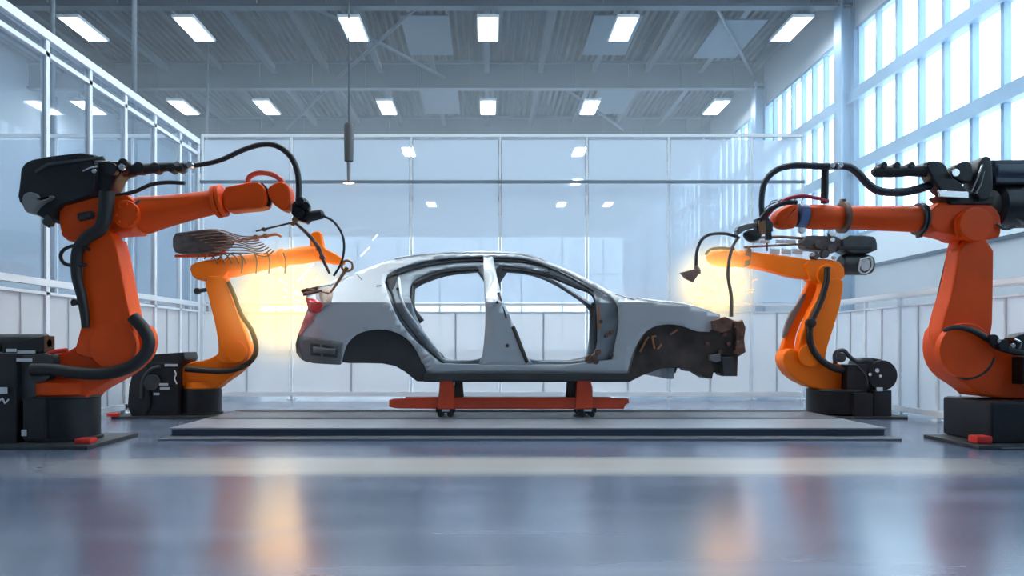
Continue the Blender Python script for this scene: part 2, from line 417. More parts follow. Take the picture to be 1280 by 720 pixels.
# slender masts behind the fence
for x, y, r_, lb in [(-544 * 13 / F, 13.0, .04, 'slim pale mast standing behind the glass fence, outermost of the three'),
                (-442 * 14 / F, 14.0, .045, 'slim pale mast standing behind the glass fence, middle of the three'),
                (-351 * 27 / F, 27.0, .05, 'slim pale mast standing deep in the hall, innermost of the three')]:
    m = M().lathe((x, y, 0), (x, y, ZC), [(0, r_ * 2.5), (.002, r_ * 2.5), (.0021, r_), (1, r_)], 12)
    tag(m.build('steel_mast', BEAM, loc=(x, y, 0)), lb, 'mast', 'slim masts behind the fence')

# hanging probe behind the fence
d = 11.1
r = root('hanging_probe', W(436, 229, d)); tag(r, 'dark cylindrical probe hanging on a rod behind the glass fence', 'probe')
m = M(d).turn((436, 203), (436, 153), [(0, 3), (.03, 5.5), (.9, 6.2), (.97, 5), (1, 2)]); m.build('probe_body', mat('probe_grey', (.06, .065, .07), .5), r)
m = M(d); a = m.q(436, 153); m.cyl(a, (a.x, a.y, ZC), .012, 0, 8); m.build('hanger_rod', DARKB, r)
M(d).turn((436, 229), (436, 203), [(0, 1), (.2, 2.2), (1, 2.6)]).build('probe_tip', MGREY, r)
M(d).turn((429, 229), (443, 229), [(0, .4), (.3, 1.1), (.7, 1.1), (1, .4)]).build('indicator_light', emis('warm_indicator', (1, .5, .3), 4), r)

# ------------------------------------------------------------------ platform
xa, xb = -2.92, 3.66
r = root('conveyor_platform', ((xa + xb) / 2, 7.5, 0)); tag(r, 'low grey steel platform carrying the red sled and car body', 'platform')
M().box(xa, xb, 6.65, 8.34, 0, .078).build('platform_edge', NAVY, r)
M().box(xa - .02, xb + .02, 6.63, 8.36, .078, .092, .004).build('platform_deck', PLAT, r)
M().box(xa, xb, 7.45, 8.30, .092, .096).build('track_strip', PLATD, r)
M().box(xa, xb, 8.30, 8.36, .092, .108).build('back_lip', PLAT, r)
m = M()
for y in (7.5, 8.22): m.box(xa + .1, xb - .1, y - .012, y + .012, .096, .104)
m.build('guide_rail', PLAT, r)
M().box(xa - .03, xb + .03, 6.42, 6.63, 0, .02, .004).build('platform_skirt', PLATD, r)

# ------------------------------------------------------------------ sled
D = 7.55
r = root('carrier_sled', W(637, 522, D)); tag(r, 'red orange carrier sled with four feet under the car body', 'sled')
def beam(dy, nm='side_beam'):
    m = M(D)
    m.slab([(487, 500), (492, 498.5), (530, 496.5), (560, 496.5), (730, 496.5), (745, 497), (785, 498), (786, 503), (781, 506), (779, 511), (560, 511), (495, 510), (487, 508)], dy, .09, .008, 0)
    return m.build(nm, SLED, r)
beam(.0); 
m = M(D); z0, z1 = W(0, 510, D).z, W(0, 497, D).z
xL_, xR_ = W(487, 0, D).x, W(786, 0, D).x
m.box(xL_ + .12, xR_ - .12, 7.92, 8.0, z0 - .01, z1 - .02, .008); m.build('side_beam', SLED, r)
for px in (560, 730):
    x = W(px, 0, D).x; m = M().box(x - .06, x + .06, 7.58, 7.98, z0 + .02, z1 - .01, .008); m.build('cross_beam', SLED, r)
for x0, x1 in ((548, 568), (719, 740)):
    for yy in (0, 1):
        m = M(D)
        if yy == 0: m.slab([(x0 + 2, 474), (x1 - 3, 474), (x1, 484), (x1, 511), (x0 - 1, 511), (x0 + 1, 490)], -.02, .11, .015, 0)
        else:
            a, b = W(x0, 0, D).x, W(x1, 0, D).x; m.box(a + .02, b - .02, 7.9, 8.02, z0, .46, .01)
        m.build('upright', SLED, r)
for x0, x1 in ((568, 579), (708, 720)):
    m = M(D).slab([(x0 + 1, 474), (x1 - 1, 474), (x1 + 1, 498), (x0 - 1, 498)], .1, .09, .006, 0); m.build('upright_bracket', CARD, r)
for px in (557, 733):
    for yy in (D, 7.96):
        cx = W(px, 0, D).x; f = M().box(cx - .1, cx + .1, yy - .05, yy + .05, .15, z0 + .01, .012)
        ob = f.build('foot', BLACK, r)
        M().cyl((cx - .05, yy - .06, .137), (cx - .05, yy + .06, .137), .032).cyl((cx + .05, yy - .06, .137), (cx + .05, yy + .06, .137), .032).build('roller', RUBBER, ob)
        M().box(cx - .035, cx + .045, yy - .064, yy - .05, .165, .195).build('latch_plate', LABEL, ob)

# ------------------------------------------------------------------ car body
YC = 8.36
def skinD(px, py):
    if py >= 378: D_ = 7.42 + .05 * ((py - 400) / 60) ** 2 * (1 if py > 400 else .3)
    else:
        D_ = 7.42 + (378 - py) * .0080
    if px < 410: D_ += ((410 - px) / 36) ** 2 * .16
    if px > 850: D_ += ((px - 850) / 55) ** 2 * .10
    return D_
def carP(px, py, inset=0.0):
    D_ = skinD(px, py); p = W(px, py, D_); p.y += inset
    return p
def panel(polys, inset, thick, name, material, parent, far=False, step=6, shift=None):
    """outer outline followed by holes, in side view; bent over the body curvature"""
    bm = bmesh.new(); es = []
    for poly in polys:
        vs = [bm.verts.new((x, y, 0)) for x, y in poly]
        es += [bm.edges.new((vs[i], vs[(i + 1) % len(vs)])) for i in range(len(vs))]
    bmesh.ops.triangle_fill(bm, edges=es, use_beauty=True, use_dissolve=False)
    xs_ = [v.co.x for v in bm.verts]; ys_ = [v.co.y for v in bm.verts]
    y = 318
    cuts = []
    while y < max(ys_): cuts.append(((0, y, 0), (0, 1, 0))); y += step
    cuts += [((0, 378, 0), (0, 1, 0)), ((0, 366, 0), (0, 1, 0)), ((0, 370.5, 0), (0, 1, 0))]
    x = min(xs_) + 7
    while x < max(xs_): cuts.append(((x, 0, 0), (1, 0, 0))); x += 16
    for co, no in cuts:
        bmesh.ops.bisect_plane(bm, geom=bm.verts[:] + bm.edges[:] + bm.faces[:], dist=1e-4, plane_co=co, plane_no=no)
    for v in bm.verts:
        p = carP(v.co.x, v.co.y, inset)
        if far: p.y = 2 * YC - p.y
        v.co = p
    bmesh.ops.recalc_face_normals(bm, faces=bm.faces)
    s = sum(f.normal.y * f.calc_area() for f in bm.faces)
    if (s > 0) != far: bmesh.ops.reverse_faces(bm, faces=bm.faces[:])
    me = bpy.data.meshes.new(name); L = Vector(parent['_o'])
    for v in bm.verts: v.co -= L
    bm.to_mesh(me); bm.free(); me.materials.append(material); me.shade_smooth(); me.set_sharp_from_angle(angle=math.radians(18))
    o = bpy.data.objects.new(name, me); C.objects.link(o); o.parent = parent; o['_o'] = tuple(L)
    sd = o.modifiers.new('t', 'SOLIDIFY'); sd.thickness = thick; sd.offset = -1
    return o

car = root('car_body', (W(637, 0, YC).x, YC, .47)); tag(car, 'bare silver car body shell without doors or wheels on the red sled', 'car body')
TOPP = [(382, 366), (397, 359), (417, 356), (440, 342), (472, 330), (500, 322.5), (535, 318), (575, 316.2), (610, 316), (640, 317.2), (660, 319.5), (677, 324), (702, 334), (722, 343),
        (740, 351.5), (756, 360), (770, 367), (795, 374), (820, 377.5), (850, 380), (877, 386), (900, 395)]
def soften(p, n=2):
    for _ in range(n):
        q = [p[0]]
        for a, b in zip(p, p[1:]): q += [(a[0] * .75 + b[0] * .25, a[1] * .75 + b[1] * .25), (a[0] * .25 + b[0] * .75, a[1] * .25 + b[1] * .75)]
        p = q + [p[-1]]
    return p
TOPP = soften(TOPP, 1)
rear_arch = [(532, 468), (529, 458), (523, 442), (511, 424), (491, 413), (467, 411.5), (446, 417), (434, 429), (430, 440), (427, 455)]
front_arch = [(887, 415), (870, 414.5), (856, 408), (836, 404.5), (816, 408), (802, 419), (791, 440), (786, 458), (784, 468)]
outer = TOPP + [(903, 402), (900, 412)] + soften(front_arch) + soften(rear_arch) + [(405, 454), (392, 453), (379, 449.5), (374.5, 436), (373.5, 420), (379, 400), (385, 384), (383, 374)]
door_hole = [(479, 346), (500, 333.5), (540, 323.5), (580, 320.5), (610, 320), (640, 321), (662, 323.5), (700, 336.5), (722, 348), (745, 360), (768, 373), (773, 385), (774, 405), (769, 430), (764, 456),
             (553, 456), (546, 450), (534, 440), (513, 420), (496, 397), (486, 372)]
door_hole = chaikin(door_hole)
for far in (False, True):
    panel([outer, door_hole], 0, .018, 'side_panel', CAR, car, far)
jout = [(474, 348), (498, 331.5), (540, 321.5), (580, 319), (640, 319), (664, 322), (703, 335), (747, 357), (776, 373), (781, 400), (777, 430), (771, 463), (545, 463), (526, 444), (504, 418), (488, 397), (478, 368)]
jrear = [(513, 352), (524, 344), (543, 337.5), (570, 333.5), (604, 331.5), (606, 372), (607, 400), (604, 440), (601, 451), (556, 451), (551, 446), (538, 428), (525, 408), (515, 385), (511, 366)]
jfront = [(619, 329.5), (640, 331.5), (660, 334.5), (690, 341), (720, 353), (742, 365.5), (746, 372), (748, 400), (748, 436), (738, 452), (658, 452), (651, 436), (641, 410), (629, 375), (621, 345)]
jr2 = [(505, 344), (543, 332), (570, 328), (604, 326), (606, 372), (607, 400), (604, 440), (601, 455), (546, 455), (540, 446), (524, 428), (508, 408), (498, 385), (495, 356)]
jf2 = [(627, 326), (665, 328), (700, 338), (745, 360), (764, 372), (768, 380), (768, 400), (766, 430), (760, 455), (658, 455), (651, 436), (641, 410), (631, 375)]
jrear, jfront, jr2, jf2 = [chaikin(q_) for q_ in (jrear, jfront, jr2, jf2)]
panel([jout, jrear, jfront], .06, .045, 'door_frame', CARJ, car, False)
panel([jout, jr2, jf2], .06, .045, 'door_frame', CARJ, car, True)
# raised flange steps on the near door frame
def carrod(pts, r, inset, sm=5, n=8):
    return M().tube([carP(x, y, inset) for x, y in pts], r, n, sm)
carrod([(488, 362), (497, 388), (515, 414), (536, 437), (556, 455)], .012, .03).build('door_seal', CARU, car)
carrod([(515, 354), (545, 341), (570, 337), (604, 335)], .022, .10).build('inner_roof_rail', CARU, car)
carrod([(628, 335), (660, 338), (690, 345), (720, 357), (744, 369), (746, 400), (746, 436)], .02, .10).build('inner_roof_rail', CARU, car)
carrod([(498, 347), (503, 378), (521, 406), (548, 440)], .014, .035).build('door_seal', mat('bright_flange', (.6, .63, .66), .3, metal=.4), car)
carrod([(514, 356), (514, 384), (526, 402)], .03, .13).build('inner_pillar', CARU, car)
carrod([(490, 344), (520, 334), (560, 327), (606, 324.5), (660, 327), (700, 340), (742, 363)], .010, .04).build('roof_channel', CARU, car)
# quarter window corner
panel([[(480, 346), (498, 338), (493, 356), (487, 366), (484, 360)]], .05, .02, 'quarter_window', CARU, car, False)
# B pillar skin
panel([[(604, 320), (616, 320.5), (621, 345), (628, 374), (641, 404), (655, 440), (667, 456), (598, 456), (604, 442), (607, 400), (606.5, 374)]], .004, .03, 'centre_pillar', CAR, car, False)
panel([[(604, 322), (618, 322), (626, 360), (636, 400), (650, 456), (604, 456), (607, 400)]], .05, .03, 'centre_pillar', CARJ, car, True)
carrod([(641, 408), (646, 420), (652, 436), (659, 453)], .022, .01).build('pillar_trim', CARD, car)
carrod([(624, 366), (626, 374), (633, 398)], .008, -.004).build('pillar_trim', CARD, car)
m = M()
for px, py, rr in [(621.5, 378, .016), (623, 367, .012), (634, 432, .02), (497, 361, .015), (758, 420, .018), (764, 444, .02), (742, 448, .035), (686, 337, .008), (751, 402, .02)]:
    p = carP(px, py, .0); m.cyl(p - Vector((0, .012, 0)), p + Vector((0, .06, 0)), rr, None, 12)
m.build('hinge_mount', CARD, car)
m = M()
for px, py in [(683, 339), (692, 343)]:
    p = carP(px, py, .03); m.box(p.x - .03, p.x + .03, p.y - .02, p.y + .02, p.z - .008, p.z + .008)
m.build('bright_clip', STEEL, car)
m = M()
for px, py, rr in [(748, 440, .03), (737, 449, .045), (745, 452, .03), (760, 418, .022), (765, 415, .02), (743, 446, .03)]:
    p = carP(px, py, .02); m.cyl(p - Vector((0, .03, 0)), p + Vector((0, .05, 0)), rr, None, 10)
m.build('door_hinge', RUST, car)
carrod([(749, 382), (749, 396), (749, 412)], .014, .02).build('door_hinge', COPPER, car)
# sills
for far in (False, True):
    p0, p1 = carP(530, 474, .03), carP(787, 474, .03)
    ya, yb = (7.43, 7.56) if not far else (2 * YC - 7.56, 2 * YC - 7.43)
    m = M().box(p0.x, p1.x, ya, yb, W(0, 476, 7.45).z, W(0, 466.5, 7.45).z, .012); m.build('sill', CARU, car)
zf = .50
M().box(carP(530, 470).x, carP(787, 470).x, 7.5, 2 * YC - 7.5, zf - .03, zf + .02).build('floor_pan', CARU, car)

def sweep(profile, name, material, crown, inset0=.0, drop=0, n=10, thick=.02):
    """skin from near edge to far edge over the car, profile in side view"""
    m = M(); rings = []
    for px, py in profile:
        a = carP(px, py, inset0); y0, y1 = a.y, 2 * YC - a.y; row = []
        for k in range(n + 1):
            u = k / n; row.append(Vector((a.x, y0 + (y1 - y0) * u, a.z + crown * (1 - (2 * u - 1) ** 4))))
        rings.append(row)
    top = [[m.bm.verts.new(p) for p in row] for row in rings]
    for i in range(len(top) - 1):
        for k in range(n): m.face((top[i][k], top[i + 1][k], top[i + 1][k + 1], top[i][k + 1]))
    o = m.build(name, material, car); sd = o.modifiers.new('t', 'SOLIDIFY'); sd.thickness = thick; sd.offset = 0
    return o
def sub(a, b): return [p for p in TOPP if a <= p[0] <= b]
sweep(sub(490, 690), 'roof_panel', CAR, .035)
sweep(sub(381, 445), 'trunk_lid', CAR, .025)
sweep(sub(790, 905), 'hood', CAR, .05)
sweep([(768, 368), (792, 375)], 'cowl', CARJ, .02)
sweep([(445, 342), (452, 350)], 'rear_shelf', CARJ, .0)
# rear face, bumper, light
def rearwall():
    m = M(); prof = [(382, 367), (384, 376), (386, 385), (380, 400), (374.5, 420)]
    rows_ = []
    for px, py in prof:
        a = carP(px, py, 0); n = 10; row = []
        for k in range(n + 1):
            u = k / n; row.append(m.bm.verts.new((a.x - .10 * (1 - (2 * u - 1) ** 2), a.y + (2 * YC - 2 * a.y) * u, a.z)))
        rows_.append(row)
    for i in range(len(rows_) - 1):
        for k in range(10): m.face((rows_[i][k], rows_[i + 1][k], rows_[i + 1][k + 1], rows_[i][k + 1]))
    o = m.build('rear_panel', CAR, car); s_ = o.modifiers.new('t', 'SOLIDIFY'); s_.thickness = .015
rearwall()
m = M(); rows_ = []
for px, py, off in [(374, 419, .012), (373.5, 430, .03), (375, 441, .035), (379, 449, .02), (384, 453, 0)]:
    a = carP(px, py, -.01); row = []
    for k in range(13):
        u = k / 12; row.append(m.bm.verts.new((a.x - off - .12 * (1 - (2 * u - 1) ** 2), a.y + (2 * YC - 2 * a.y) * u, a.z)))
    rows_.append(row)
for i in range(len(rows_) - 1):
    for k in range(12): m.face((rows_[i][k], rows_[i + 1][k], rows_[i + 1][k + 1], rows_[i][k + 1]))
o = m.build('rear_bumper', BUMP, car); s_ = o.modifiers.new('t', 'SOLIDIFY'); s_.thickness = .02
for far in (False, True):
    o = panel([[(374, 420), (400, 423), (429, 428), (428, 440), (426, 456), (405, 455), (392, 454), (379, 450.5), (374, 436)]], -.014, .02, 'bumper_corner', BUMP, car, far)
    panel([[(388, 429), (423, 433), (422, 447), (389, 444)]], -.02, .006, 'bumper_recess', CARU, car, far)
    panel([[(392, 433), (420, 436.5), (419, 443), (392, 441)]], -.026, .008, 'bumper_vent', BUMP, car, far)
    panel([[(382, 372), (394, 374), (405, 380), (400, 389), (393, 392), (386, 388)]], -.014, .02, 'tail_light', TAIL, car, far)
    panel([[(385, 390), (393, 394), (390, 402), (381, 412), (375, 421), (373, 418), (379, 402)]], -.012, .012, 'sealant_strip', PINKP, car, far)
m = M()
for a, b_ in [((378, 364), (398, 360)), ((380, 368), (403, 364)), ((384, 362), (412, 368))]:
    m.tube([carP(*a, -.02), carP(*b_, .0)], .02, 8, 0)
m.build('weld_bracket', RUST, car)
panel([[(399, 363), (412, 358), (417, 366), (414, 378), (404, 382), (400, 372)]], -.012, .012, 'weld_bracket', mat('scorched_bracket', (.5, .36, .28), .5, noise=.3), car, False)
carrod([(470, 357.5), (477, 357)], .006, -.003).build('fuel_flap_mark', CARJ, car)
# wheel housings
for far in (False, True):
    m = M(7.42)
    m.slab([(428, 452), (430, 430), (444, 413), (467, 408), (493, 409), (513, 420), (527, 440), (534, 462), (535, 476), (523, 476), (508, 464), (496, 457), (480, 454), (460, 453.5), (440, 453.5)], .19, .30, .01, 0)
    if far:
        for v in m.bm.verts: v.co.y = 2 * YC - v.co.y
    h = m.build('wheel_housing', CARU, car)
    m = M(7.42)
    m.slab([(784, 476), (782, 470), (786, 452), (792, 432), (803, 415), (818, 405), (836, 401.5), (857, 405), (872, 412), (888, 412), (896, 405), (905, 400), (914, 402), (919, 415), (916, 440), (915, 469.5), (902, 469.5),
            (899, 466), (886, 465), (884, 472), (879, 472.5), (868, 465.5), (857, 461), (840, 459), (822, 460), (800, 468)], .22, .34, .01, 0)
    if far:
        for v in m.bm.verts: v.co.y = 2 * YC - v.co.y
    m.build('front_chassis', CARD, car)
# near details of the front end
m = M(7.42)
m.slab([(900, 446), (914, 446), (914, 470), (902, 470)], .02, .12, .01, 0); m.build('bumper_mount', CARU, car)
m = M(7.42)
m.slab([(916, 402), (924, 400), (928, 410), (926, 424), (928, 440), (920, 445), (915, 436), (917, 420)], .1, .2, .004, 0)
for px, py in [(921, 410), (922, 428), (920, 440)]: m.disc(px, py, 2.6, -.03, .06, 12)
m.build('headlamp_bracket', RUST, car)
m = M(7.42)
m.slab([(890, 401), (904, 396), (914, 400), (912, 412), (900, 416), (892, 412)], .0, .1, .004, 0)
m.rod([(890, 402, 0), (905, 399, -.03), (920, 403, -.02), (927, 402, 0)], 2, 0)
for px, py in [(896, 410), (905, 418), (884, 430), (910, 430), (900, 440), (908, 406)]: m.disc(px, py, 2.6, .03, .06, 10)
m.build('wing_bracket', RUST, car)
m = M(7.42).slab([(886, 444), (899, 442), (900, 451), (894, 453), (887, 450)], .0, .08, .006, 0); m.build('bright_clip', MGREY, car)
m = M(7.42)
for a, b_ in [((800, 440), (808, 424)), ((806, 426), (811, 421)), ((815, 420), (818, 436)), ((822, 436), (827, 430)), ((838, 418), (847, 412)), ((816, 421), (820, 420))]:
    m.rod([(a[0], a[1]), (b_[0], b_[1])], 1.3, .03, 6, 0)
m.build('weld_seam', COPPER, car)
# front cross member
a = carP(905, 410)
M().box(a.x + .0, a.x + .08, 7.55, 2 * YC - 7.55, .75, 1.05, .02).build('front_panel', CARD, car)
M().box(carP(772, 0).x, carP(776, 0).x + .03, 7.55, 2 * YC - 7.55, .5, 1.2, .01).build('firewall', CARJ, car)

# ------------------------------------------------------------------ robots
def base_box(m, x0, x1, y0, y1, dy, t, b=.02):
    a, c = m.q(x0, y1, dy), m.q(x1, y0, dy)
    m.box(a.x, c.x, m.d + dy - t / 2, m.d + dy + t / 2, max(0, a.z), c.z, b); return m

# --- front robot beside the glass fence
D = 6.32
r = root('welding_robot', (W(82, 0, D).x, D, 0))
tag(r, 'large orange robot arm reaching over the tail of the car, nearest the glass fence', 'robot arm', 'orange welding robots')
m = M(D); cx = m.q(82, 0).x
M().box(cx - .62, cx + .44, D - .45, D + .42, 0, .035, .01).build('base_plate', DGREY, r)
M().box(cx + .27, cx + .40, D - .34, D - .22, .035, .075, .01).build('red_stop', RED, r)
M().lathe((cx, D, .035), (cx, D, .42), [(0, .30), (.06, .30), (.08, .275), (.93, .275), (.96, .285), (1, .28)], 40).build('base', BLACK, r)
M().lathe((cx, D, .42), (cx, D, .56), [(0, .25), (.1, .265), (.8, .265), (1, .2)], 40).build('turntable', ORANGE, r)
m = M(D); m.slab([(50, 497), (50, 470), (62, 447), (108, 436), (120, 410), (160, 402), (184, 406), (191, 425), (186, 446), (165, 466), (140, 480), (122, 490), (118, 497)], .0, .30, .028, 1)
h = m.build('shoulder_casting', ORANGE, r)
# lower arm
m = M(D); m.slab([(108, 300), (138, 286), (150, 300), (158, 340), (166, 385), (176, 422), (165, 448), (140, 452), (108, 446), (98, 440), (104, 420), (110, 395), (108, 350)], -.14, .16, .024, 1)
arm = m.build('lower_arm', ORANGE, r)
m = M(D); m.slab([(150, 300), (156, 302), (172, 385), (178, 408), (172, 420), (160, 380)], .02, .14, .02, 1); m.build('arm_rib', ORANGE, r)
m = M(D); m.disc(143, 432, 30, -.20, .06); m.build('joint_cover', ORANGE, arm)
# hoses
m = M(D); m.rod([(40, 462), (62, 462), (95, 466), (130, 467), (160, 460), (180, 445), (186, 428), (180, 412), (166, 396)], 7.5, -.27, 14); m.build('cable_hose', RUBBER, r)
m = M(D); m.rod([(134, 240), (132, 265), (126, 285), (108, 298), (97, 315), (96, 345), (102, 370), (106, 395), (107, 410)], lambda t: 9 - 4.5 * t, -.26, 14); m.build('cable_hose', RUBBER, r)
m = M(D); m.rod([(112, 312), (95, 307), (80, 312), (76, 322), (84, 331), (108, 331)], 2.2, -.28, 8); m.build('cable_loop', RUBBER, r)
m = M(D); m.rod([(90, 380), (98, 378), (105, 376)], 3, -.27, 8, 0); m.disc(93, 378, 4, -.28, .03); m.build('hose_clip', BLACK, r)
# elbow
m = M(D); m.slab([(84, 262), (104, 256), (134, 250), (180, 246), (182, 292), (150, 294), (134, 296), (112, 308), (90, 302), (86, 285)], -.02, .30, .024, 1)
el = m.build('elbow', ORANGE, r)
m = M(D); m.turn((98, 272), (118, 268), [(0, 3), (.1, 5), (.9, 5), (1, 3)], -.17); m.build('elbow_slot', DGREY, el)
m = M(D); m.disc(158, 268, 17, -.19, .06); m.bolts(158, 268, 13, -.225, 8); m.build('joint_cover', ORANGE, el)
# forearm
m = M(D); m.turn((176, 270), (272, 252), [(0, 22), (.06, 23.5), (.3, 20), (.6, 17), (1, 14.5)], -.02, 32); fo = m.build('forearm', ORANGE, r)
m = M(D); m.turn((268, 253), (281, 250.5), [(0, 17), (.1, 20), (.45, 20), (.5, 17.5), (.6, 20), (.9, 20), (1, 17)], -.02, 32); m.build('forearm_flange', ORANGE, fo)
m = M(D); m.turn((171, 266), (176, 270), [(0, 20), (.2, 25), (.8, 25), (1, 22)], -.02, 32); m.build('forearm_seal', DGREY, fo)
m = M(D); m.slab([(281, 237), (300, 233), (318, 229), (330, 231), (337, 242), (338, 256), (332, 262), (310, 264), (283, 267)], -.02, .19, .028, 1); wr_ = m.build('wrist', ORANGE, fo)
m = M(D); m.rod([(326, 231), (334, 240), (336, 252), (334, 258)], 3.5, -.06, 10); m.build('wrist_seal', BLACK, wr_)
m = M(D); m.slab([(336, 238), (347, 230), (358, 229), (366, 238), (366, 256), (361, 266), (350, 262), (340, 252)], -.03, .17, .024, 1); hd = m.build('wrist_head', ORANGE, fo)
m = M(D); m.rod([(309, 232), (312, 221), (324, 216), (340, 218), (352, 226), (354, 236)], 3.3, -.05, 10); m.build('wrist_hose', PINK, wr_)
# black motor pack
m = M(D); m.slab([(42, 212), (60, 203), (131, 195), (133, 214), (131, 248), (108, 256), (85, 262), (82, 283), (66, 276), (48, 266), (37, 255), (40, 235)], -.06, .36, .028, 1); mp_ = m.build('motor_pack', BLACK, r)
m = M(D); m.slab([(44, 214), (60, 204), (130, 195.5), (131, 199), (62, 208), (46, 218)], -.24, .04, .01, 0); m.build('pack_ridge', DGREY, mp_)
m = M(D); m.slab([(33, 246), (40, 241), (50, 243), (54, 250), (70, 245), (71, 250), (54, 258), (48, 268), (38, 268), (33, 259)], -.22, .14, .025, 1); m.build('motor_cap', MGREY, mp_)
m = M(D); m.disc(61, 278, 5, -.2, .08, 12); m.rod([(58, 270), (64, 276), (60, 284)], 2, -.25, 8, 3); m.build('connector', DGREY, mp_)
m = M(D); m.slab([(124, 206), (140, 203), (152, 205), (166, 204), (168, 218), (154, 221), (146, 240), (134, 246), (126, 236)], -.08, .2, .03, 1)
m.disc(140, 212, 8, -.2, .06, 16).disc(156, 205, 6, -.17, .08, 14); m.build('hose_clamp', BLACK, mp_)
m = M(D); m.disc(153, 209, 4, -.22, .03, 12).disc(118, 214, 3, -.25, .02, 8); m.rod([(104, 214), (112, 210), (122, 208)], 1.2, -.25, 6, 0); m.build('bright_fitting', STEEL, mp_)
# dress hose
m = M(D); m.rod([(148, 214), (175, 212), (205, 209), (232, 208)], lambda t: 8 - 3.5 * t, -.1, 12)
for q in (176, 196, 216, 226): m.disc(q, 211, 7.5 - (q - 170) * .04, -.1, .1, 12)
m.build('dress_hose', RUBBER, r)
m = M(D); m.disc(222, 205, 3.2, -.17, .03, 10).disc(238, 206.5, 4, -.16, .05, 10); m.build('bright_fitting', STEEL, r)
m = M(D); m.rod([(230, 208), (250, 206), (276, 200), (305, 187), (328, 180.5), (346, 182.5), (362, 194), (371, 212), (373.5, 232), (373, 256)], lambda t: 2.8 + 1.1 * t, -.1, 12); m.build('dress_hose', RUBBER, r)
m = M(D); m.rod([(130, 247), (150, 244), (170, 239), (188, 231), (208, 228), (231, 229)], 2.4, -.15, 10); m.build('signal_cable', RUBBER, r)
# welding gun
m = M(D); m.slab([(367, 256), (378, 246), (384, 250), (388, 262), (392, 272), (384, 280), (372, 276), (366, 268)], -.05, .12, .015, 0)
m.disc(376, 252, 5, -.14, .06, 12).disc(383, 258, 5, -.13, .06, 12).disc(374, 266, 6, -.13, .06, 12)
gun = m.build('welding_gun', BLACK, fo)
m = M(D); m.turn((380, 272), (405, 267), [(0, 3), (.08, 6), (.5, 6.4), (.9, 6), (1, 3)], -.08, 16); m.build('gun_motor', RUBBER, gun)
m = M(D); m.disc(369, 275, 3.5, -.12, .05, 10).disc(366, 280, 2.5, -.12, .04, 10); m.build('gun_fitting', COPPER, gun)
m = M(D); m.rod([(368, 278), (384, 292), (398, 309), (404, 325), (412, 342)], lambda t: 1.5 + .9 * math.sin(t * PI), -.08, 8); m.disc(399, 312, 3, -.08, .04, 8); m.disc(403, 322, 3.5, -.08, .04, 8); m.build('gun_arm', RUST, gun)
m = M(D); m.rod([(405, 270), (418, 278), (428, 294), (430, 312), (426, 330), (417, 345)], 1.5, -.08, 8); m.build('gun_cable', RUBBER, gun)
m = M(D); m.rod([(434, 325), (440, 329), (440, 336), (434, 339), (428, 336), (428, 329), (434, 325)], 1.5, -.08, 8); m.rod([(434, 334), (424, 350), (413, 366)], lambda t: 2.4 - t, -.08, 8, 0)
m.build('torch_nozzle', COPPER, gun)
m = M(D); m.rod([(366, 278), (345, 283), (320, 289)], 1.2, -.03, 8, 0); m.disc(330, 287, 2.6, -.03, .04, 8); m.build('push_rod', RUST, gun)
# drive cabinet at the foot
m = M(D); base_box(m, -12, 44, 441, 551, -.06, .5, .02); cab = m.build('drive_housing', BLACK, r)
m = M(D); m.turn((-12, 429), (62, 429), [(0, 9), (.04, 11.5), (.94, 11.5), (.97, 10), (1, 5)], -.1, 28); m.slab([(10, 430), (62, 420), (62, 440), (10, 446)], -.1, .16, .01, 0); mo = m.build('motor', BLACK, cab)
m = M(D); base_box(m, 36, 56, 444, 500, -.12, .25, .015); m.slab([(40, 444), (70, 440), (76, 452), (70, 474), (52, 480), (44, 470)], -.16, .18, .02, 1); m.build('cable_box', DGREY, cab)
m = M(D); base_box(m, 42, 70, 497, 548, -.16, .3, .02); m.build('valve_box', BLACK, cab)
m = M(D)
for x0, x1, y0 in [(8, 20, 436), (22, 44, 438), (21, 40, 448)]: m.slab([(x0, y0), (x1, y0), (x1, y0 + 4), (x0, y0 + 4)], -.335, .01, .001, 0)
m.slab([(-2, 484), (9, 484), (9, 492), (-2, 492)], -.335, .01, .001, 0)
m.slab([(27, 514 + 23), (33, 537), (33, 545), (27, 545)], -.335, .01, .001, 0)
m.build('pale_label', LABEL, cab)
m = M(D); m.rod([(-2, 503), (3, 498), (6, 504), (11, 499)], .9, -.335, 6, 3); m.build('pale_marking', LABEL, cab)
m = M(D); m.rod([(55, 445), (68, 440), (84, 438)], 3, -.2, 8); m.build('red_lever', RED, r)

# --- rear robot beside the glass fence
D = 8.7
r = root('welding_robot', (W(252, 0, D).x, D, 0))
tag(r, 'smaller amber robot arm behind the car tail, beyond the big robot at the glass fence', 'robot arm', 'orange welding robots')
cx = W(252, 0, D).x
M().box(cx - .9, cx + .28, D - .38, D + .3, 0, .03, .01).build('base_plate', DGREY, r)
M().box(cx - .93, cx - .82, D - .42, D - .32, 0.03, .07, .01).build('red_stop', RED, r)
M().lathe((cx, D, .03), (cx, D, .335), [(0, .25), (.06, .25), (.08, .232), (.94, .232), (1, .225)], 36).build('base', BLACK, r)
M().lathe((cx, D, .335), (cx, D, .42), [(0, .205), (.1, .21), (1, .19)], 32).build('turntable', AMBER, r)
m = M(D); m.slab([(231, 486), (230, 462), (240, 453), (262, 450), (278, 442), (290, 425), (310, 424), (319, 436), (314, 452), (300, 466), (284, 477), (272, 487)], 0, .26, .024, 1); m.build('shoulder_casting', AMBER, r)
m = M(D); m.slab([(256, 346), (285, 345), (290, 365), (300, 395), (312, 424), (316, 440), (304, 454), (285, 456), (272, 450), (276, 436), (271, 405), (264, 378)], -.12, .14, .024, 1); arm = m.build('lower_arm', AMBER, r)
m = M(D); m.disc(296, 440, 13, -.2, .04); m.build('joint_cover', AMBER, arm)
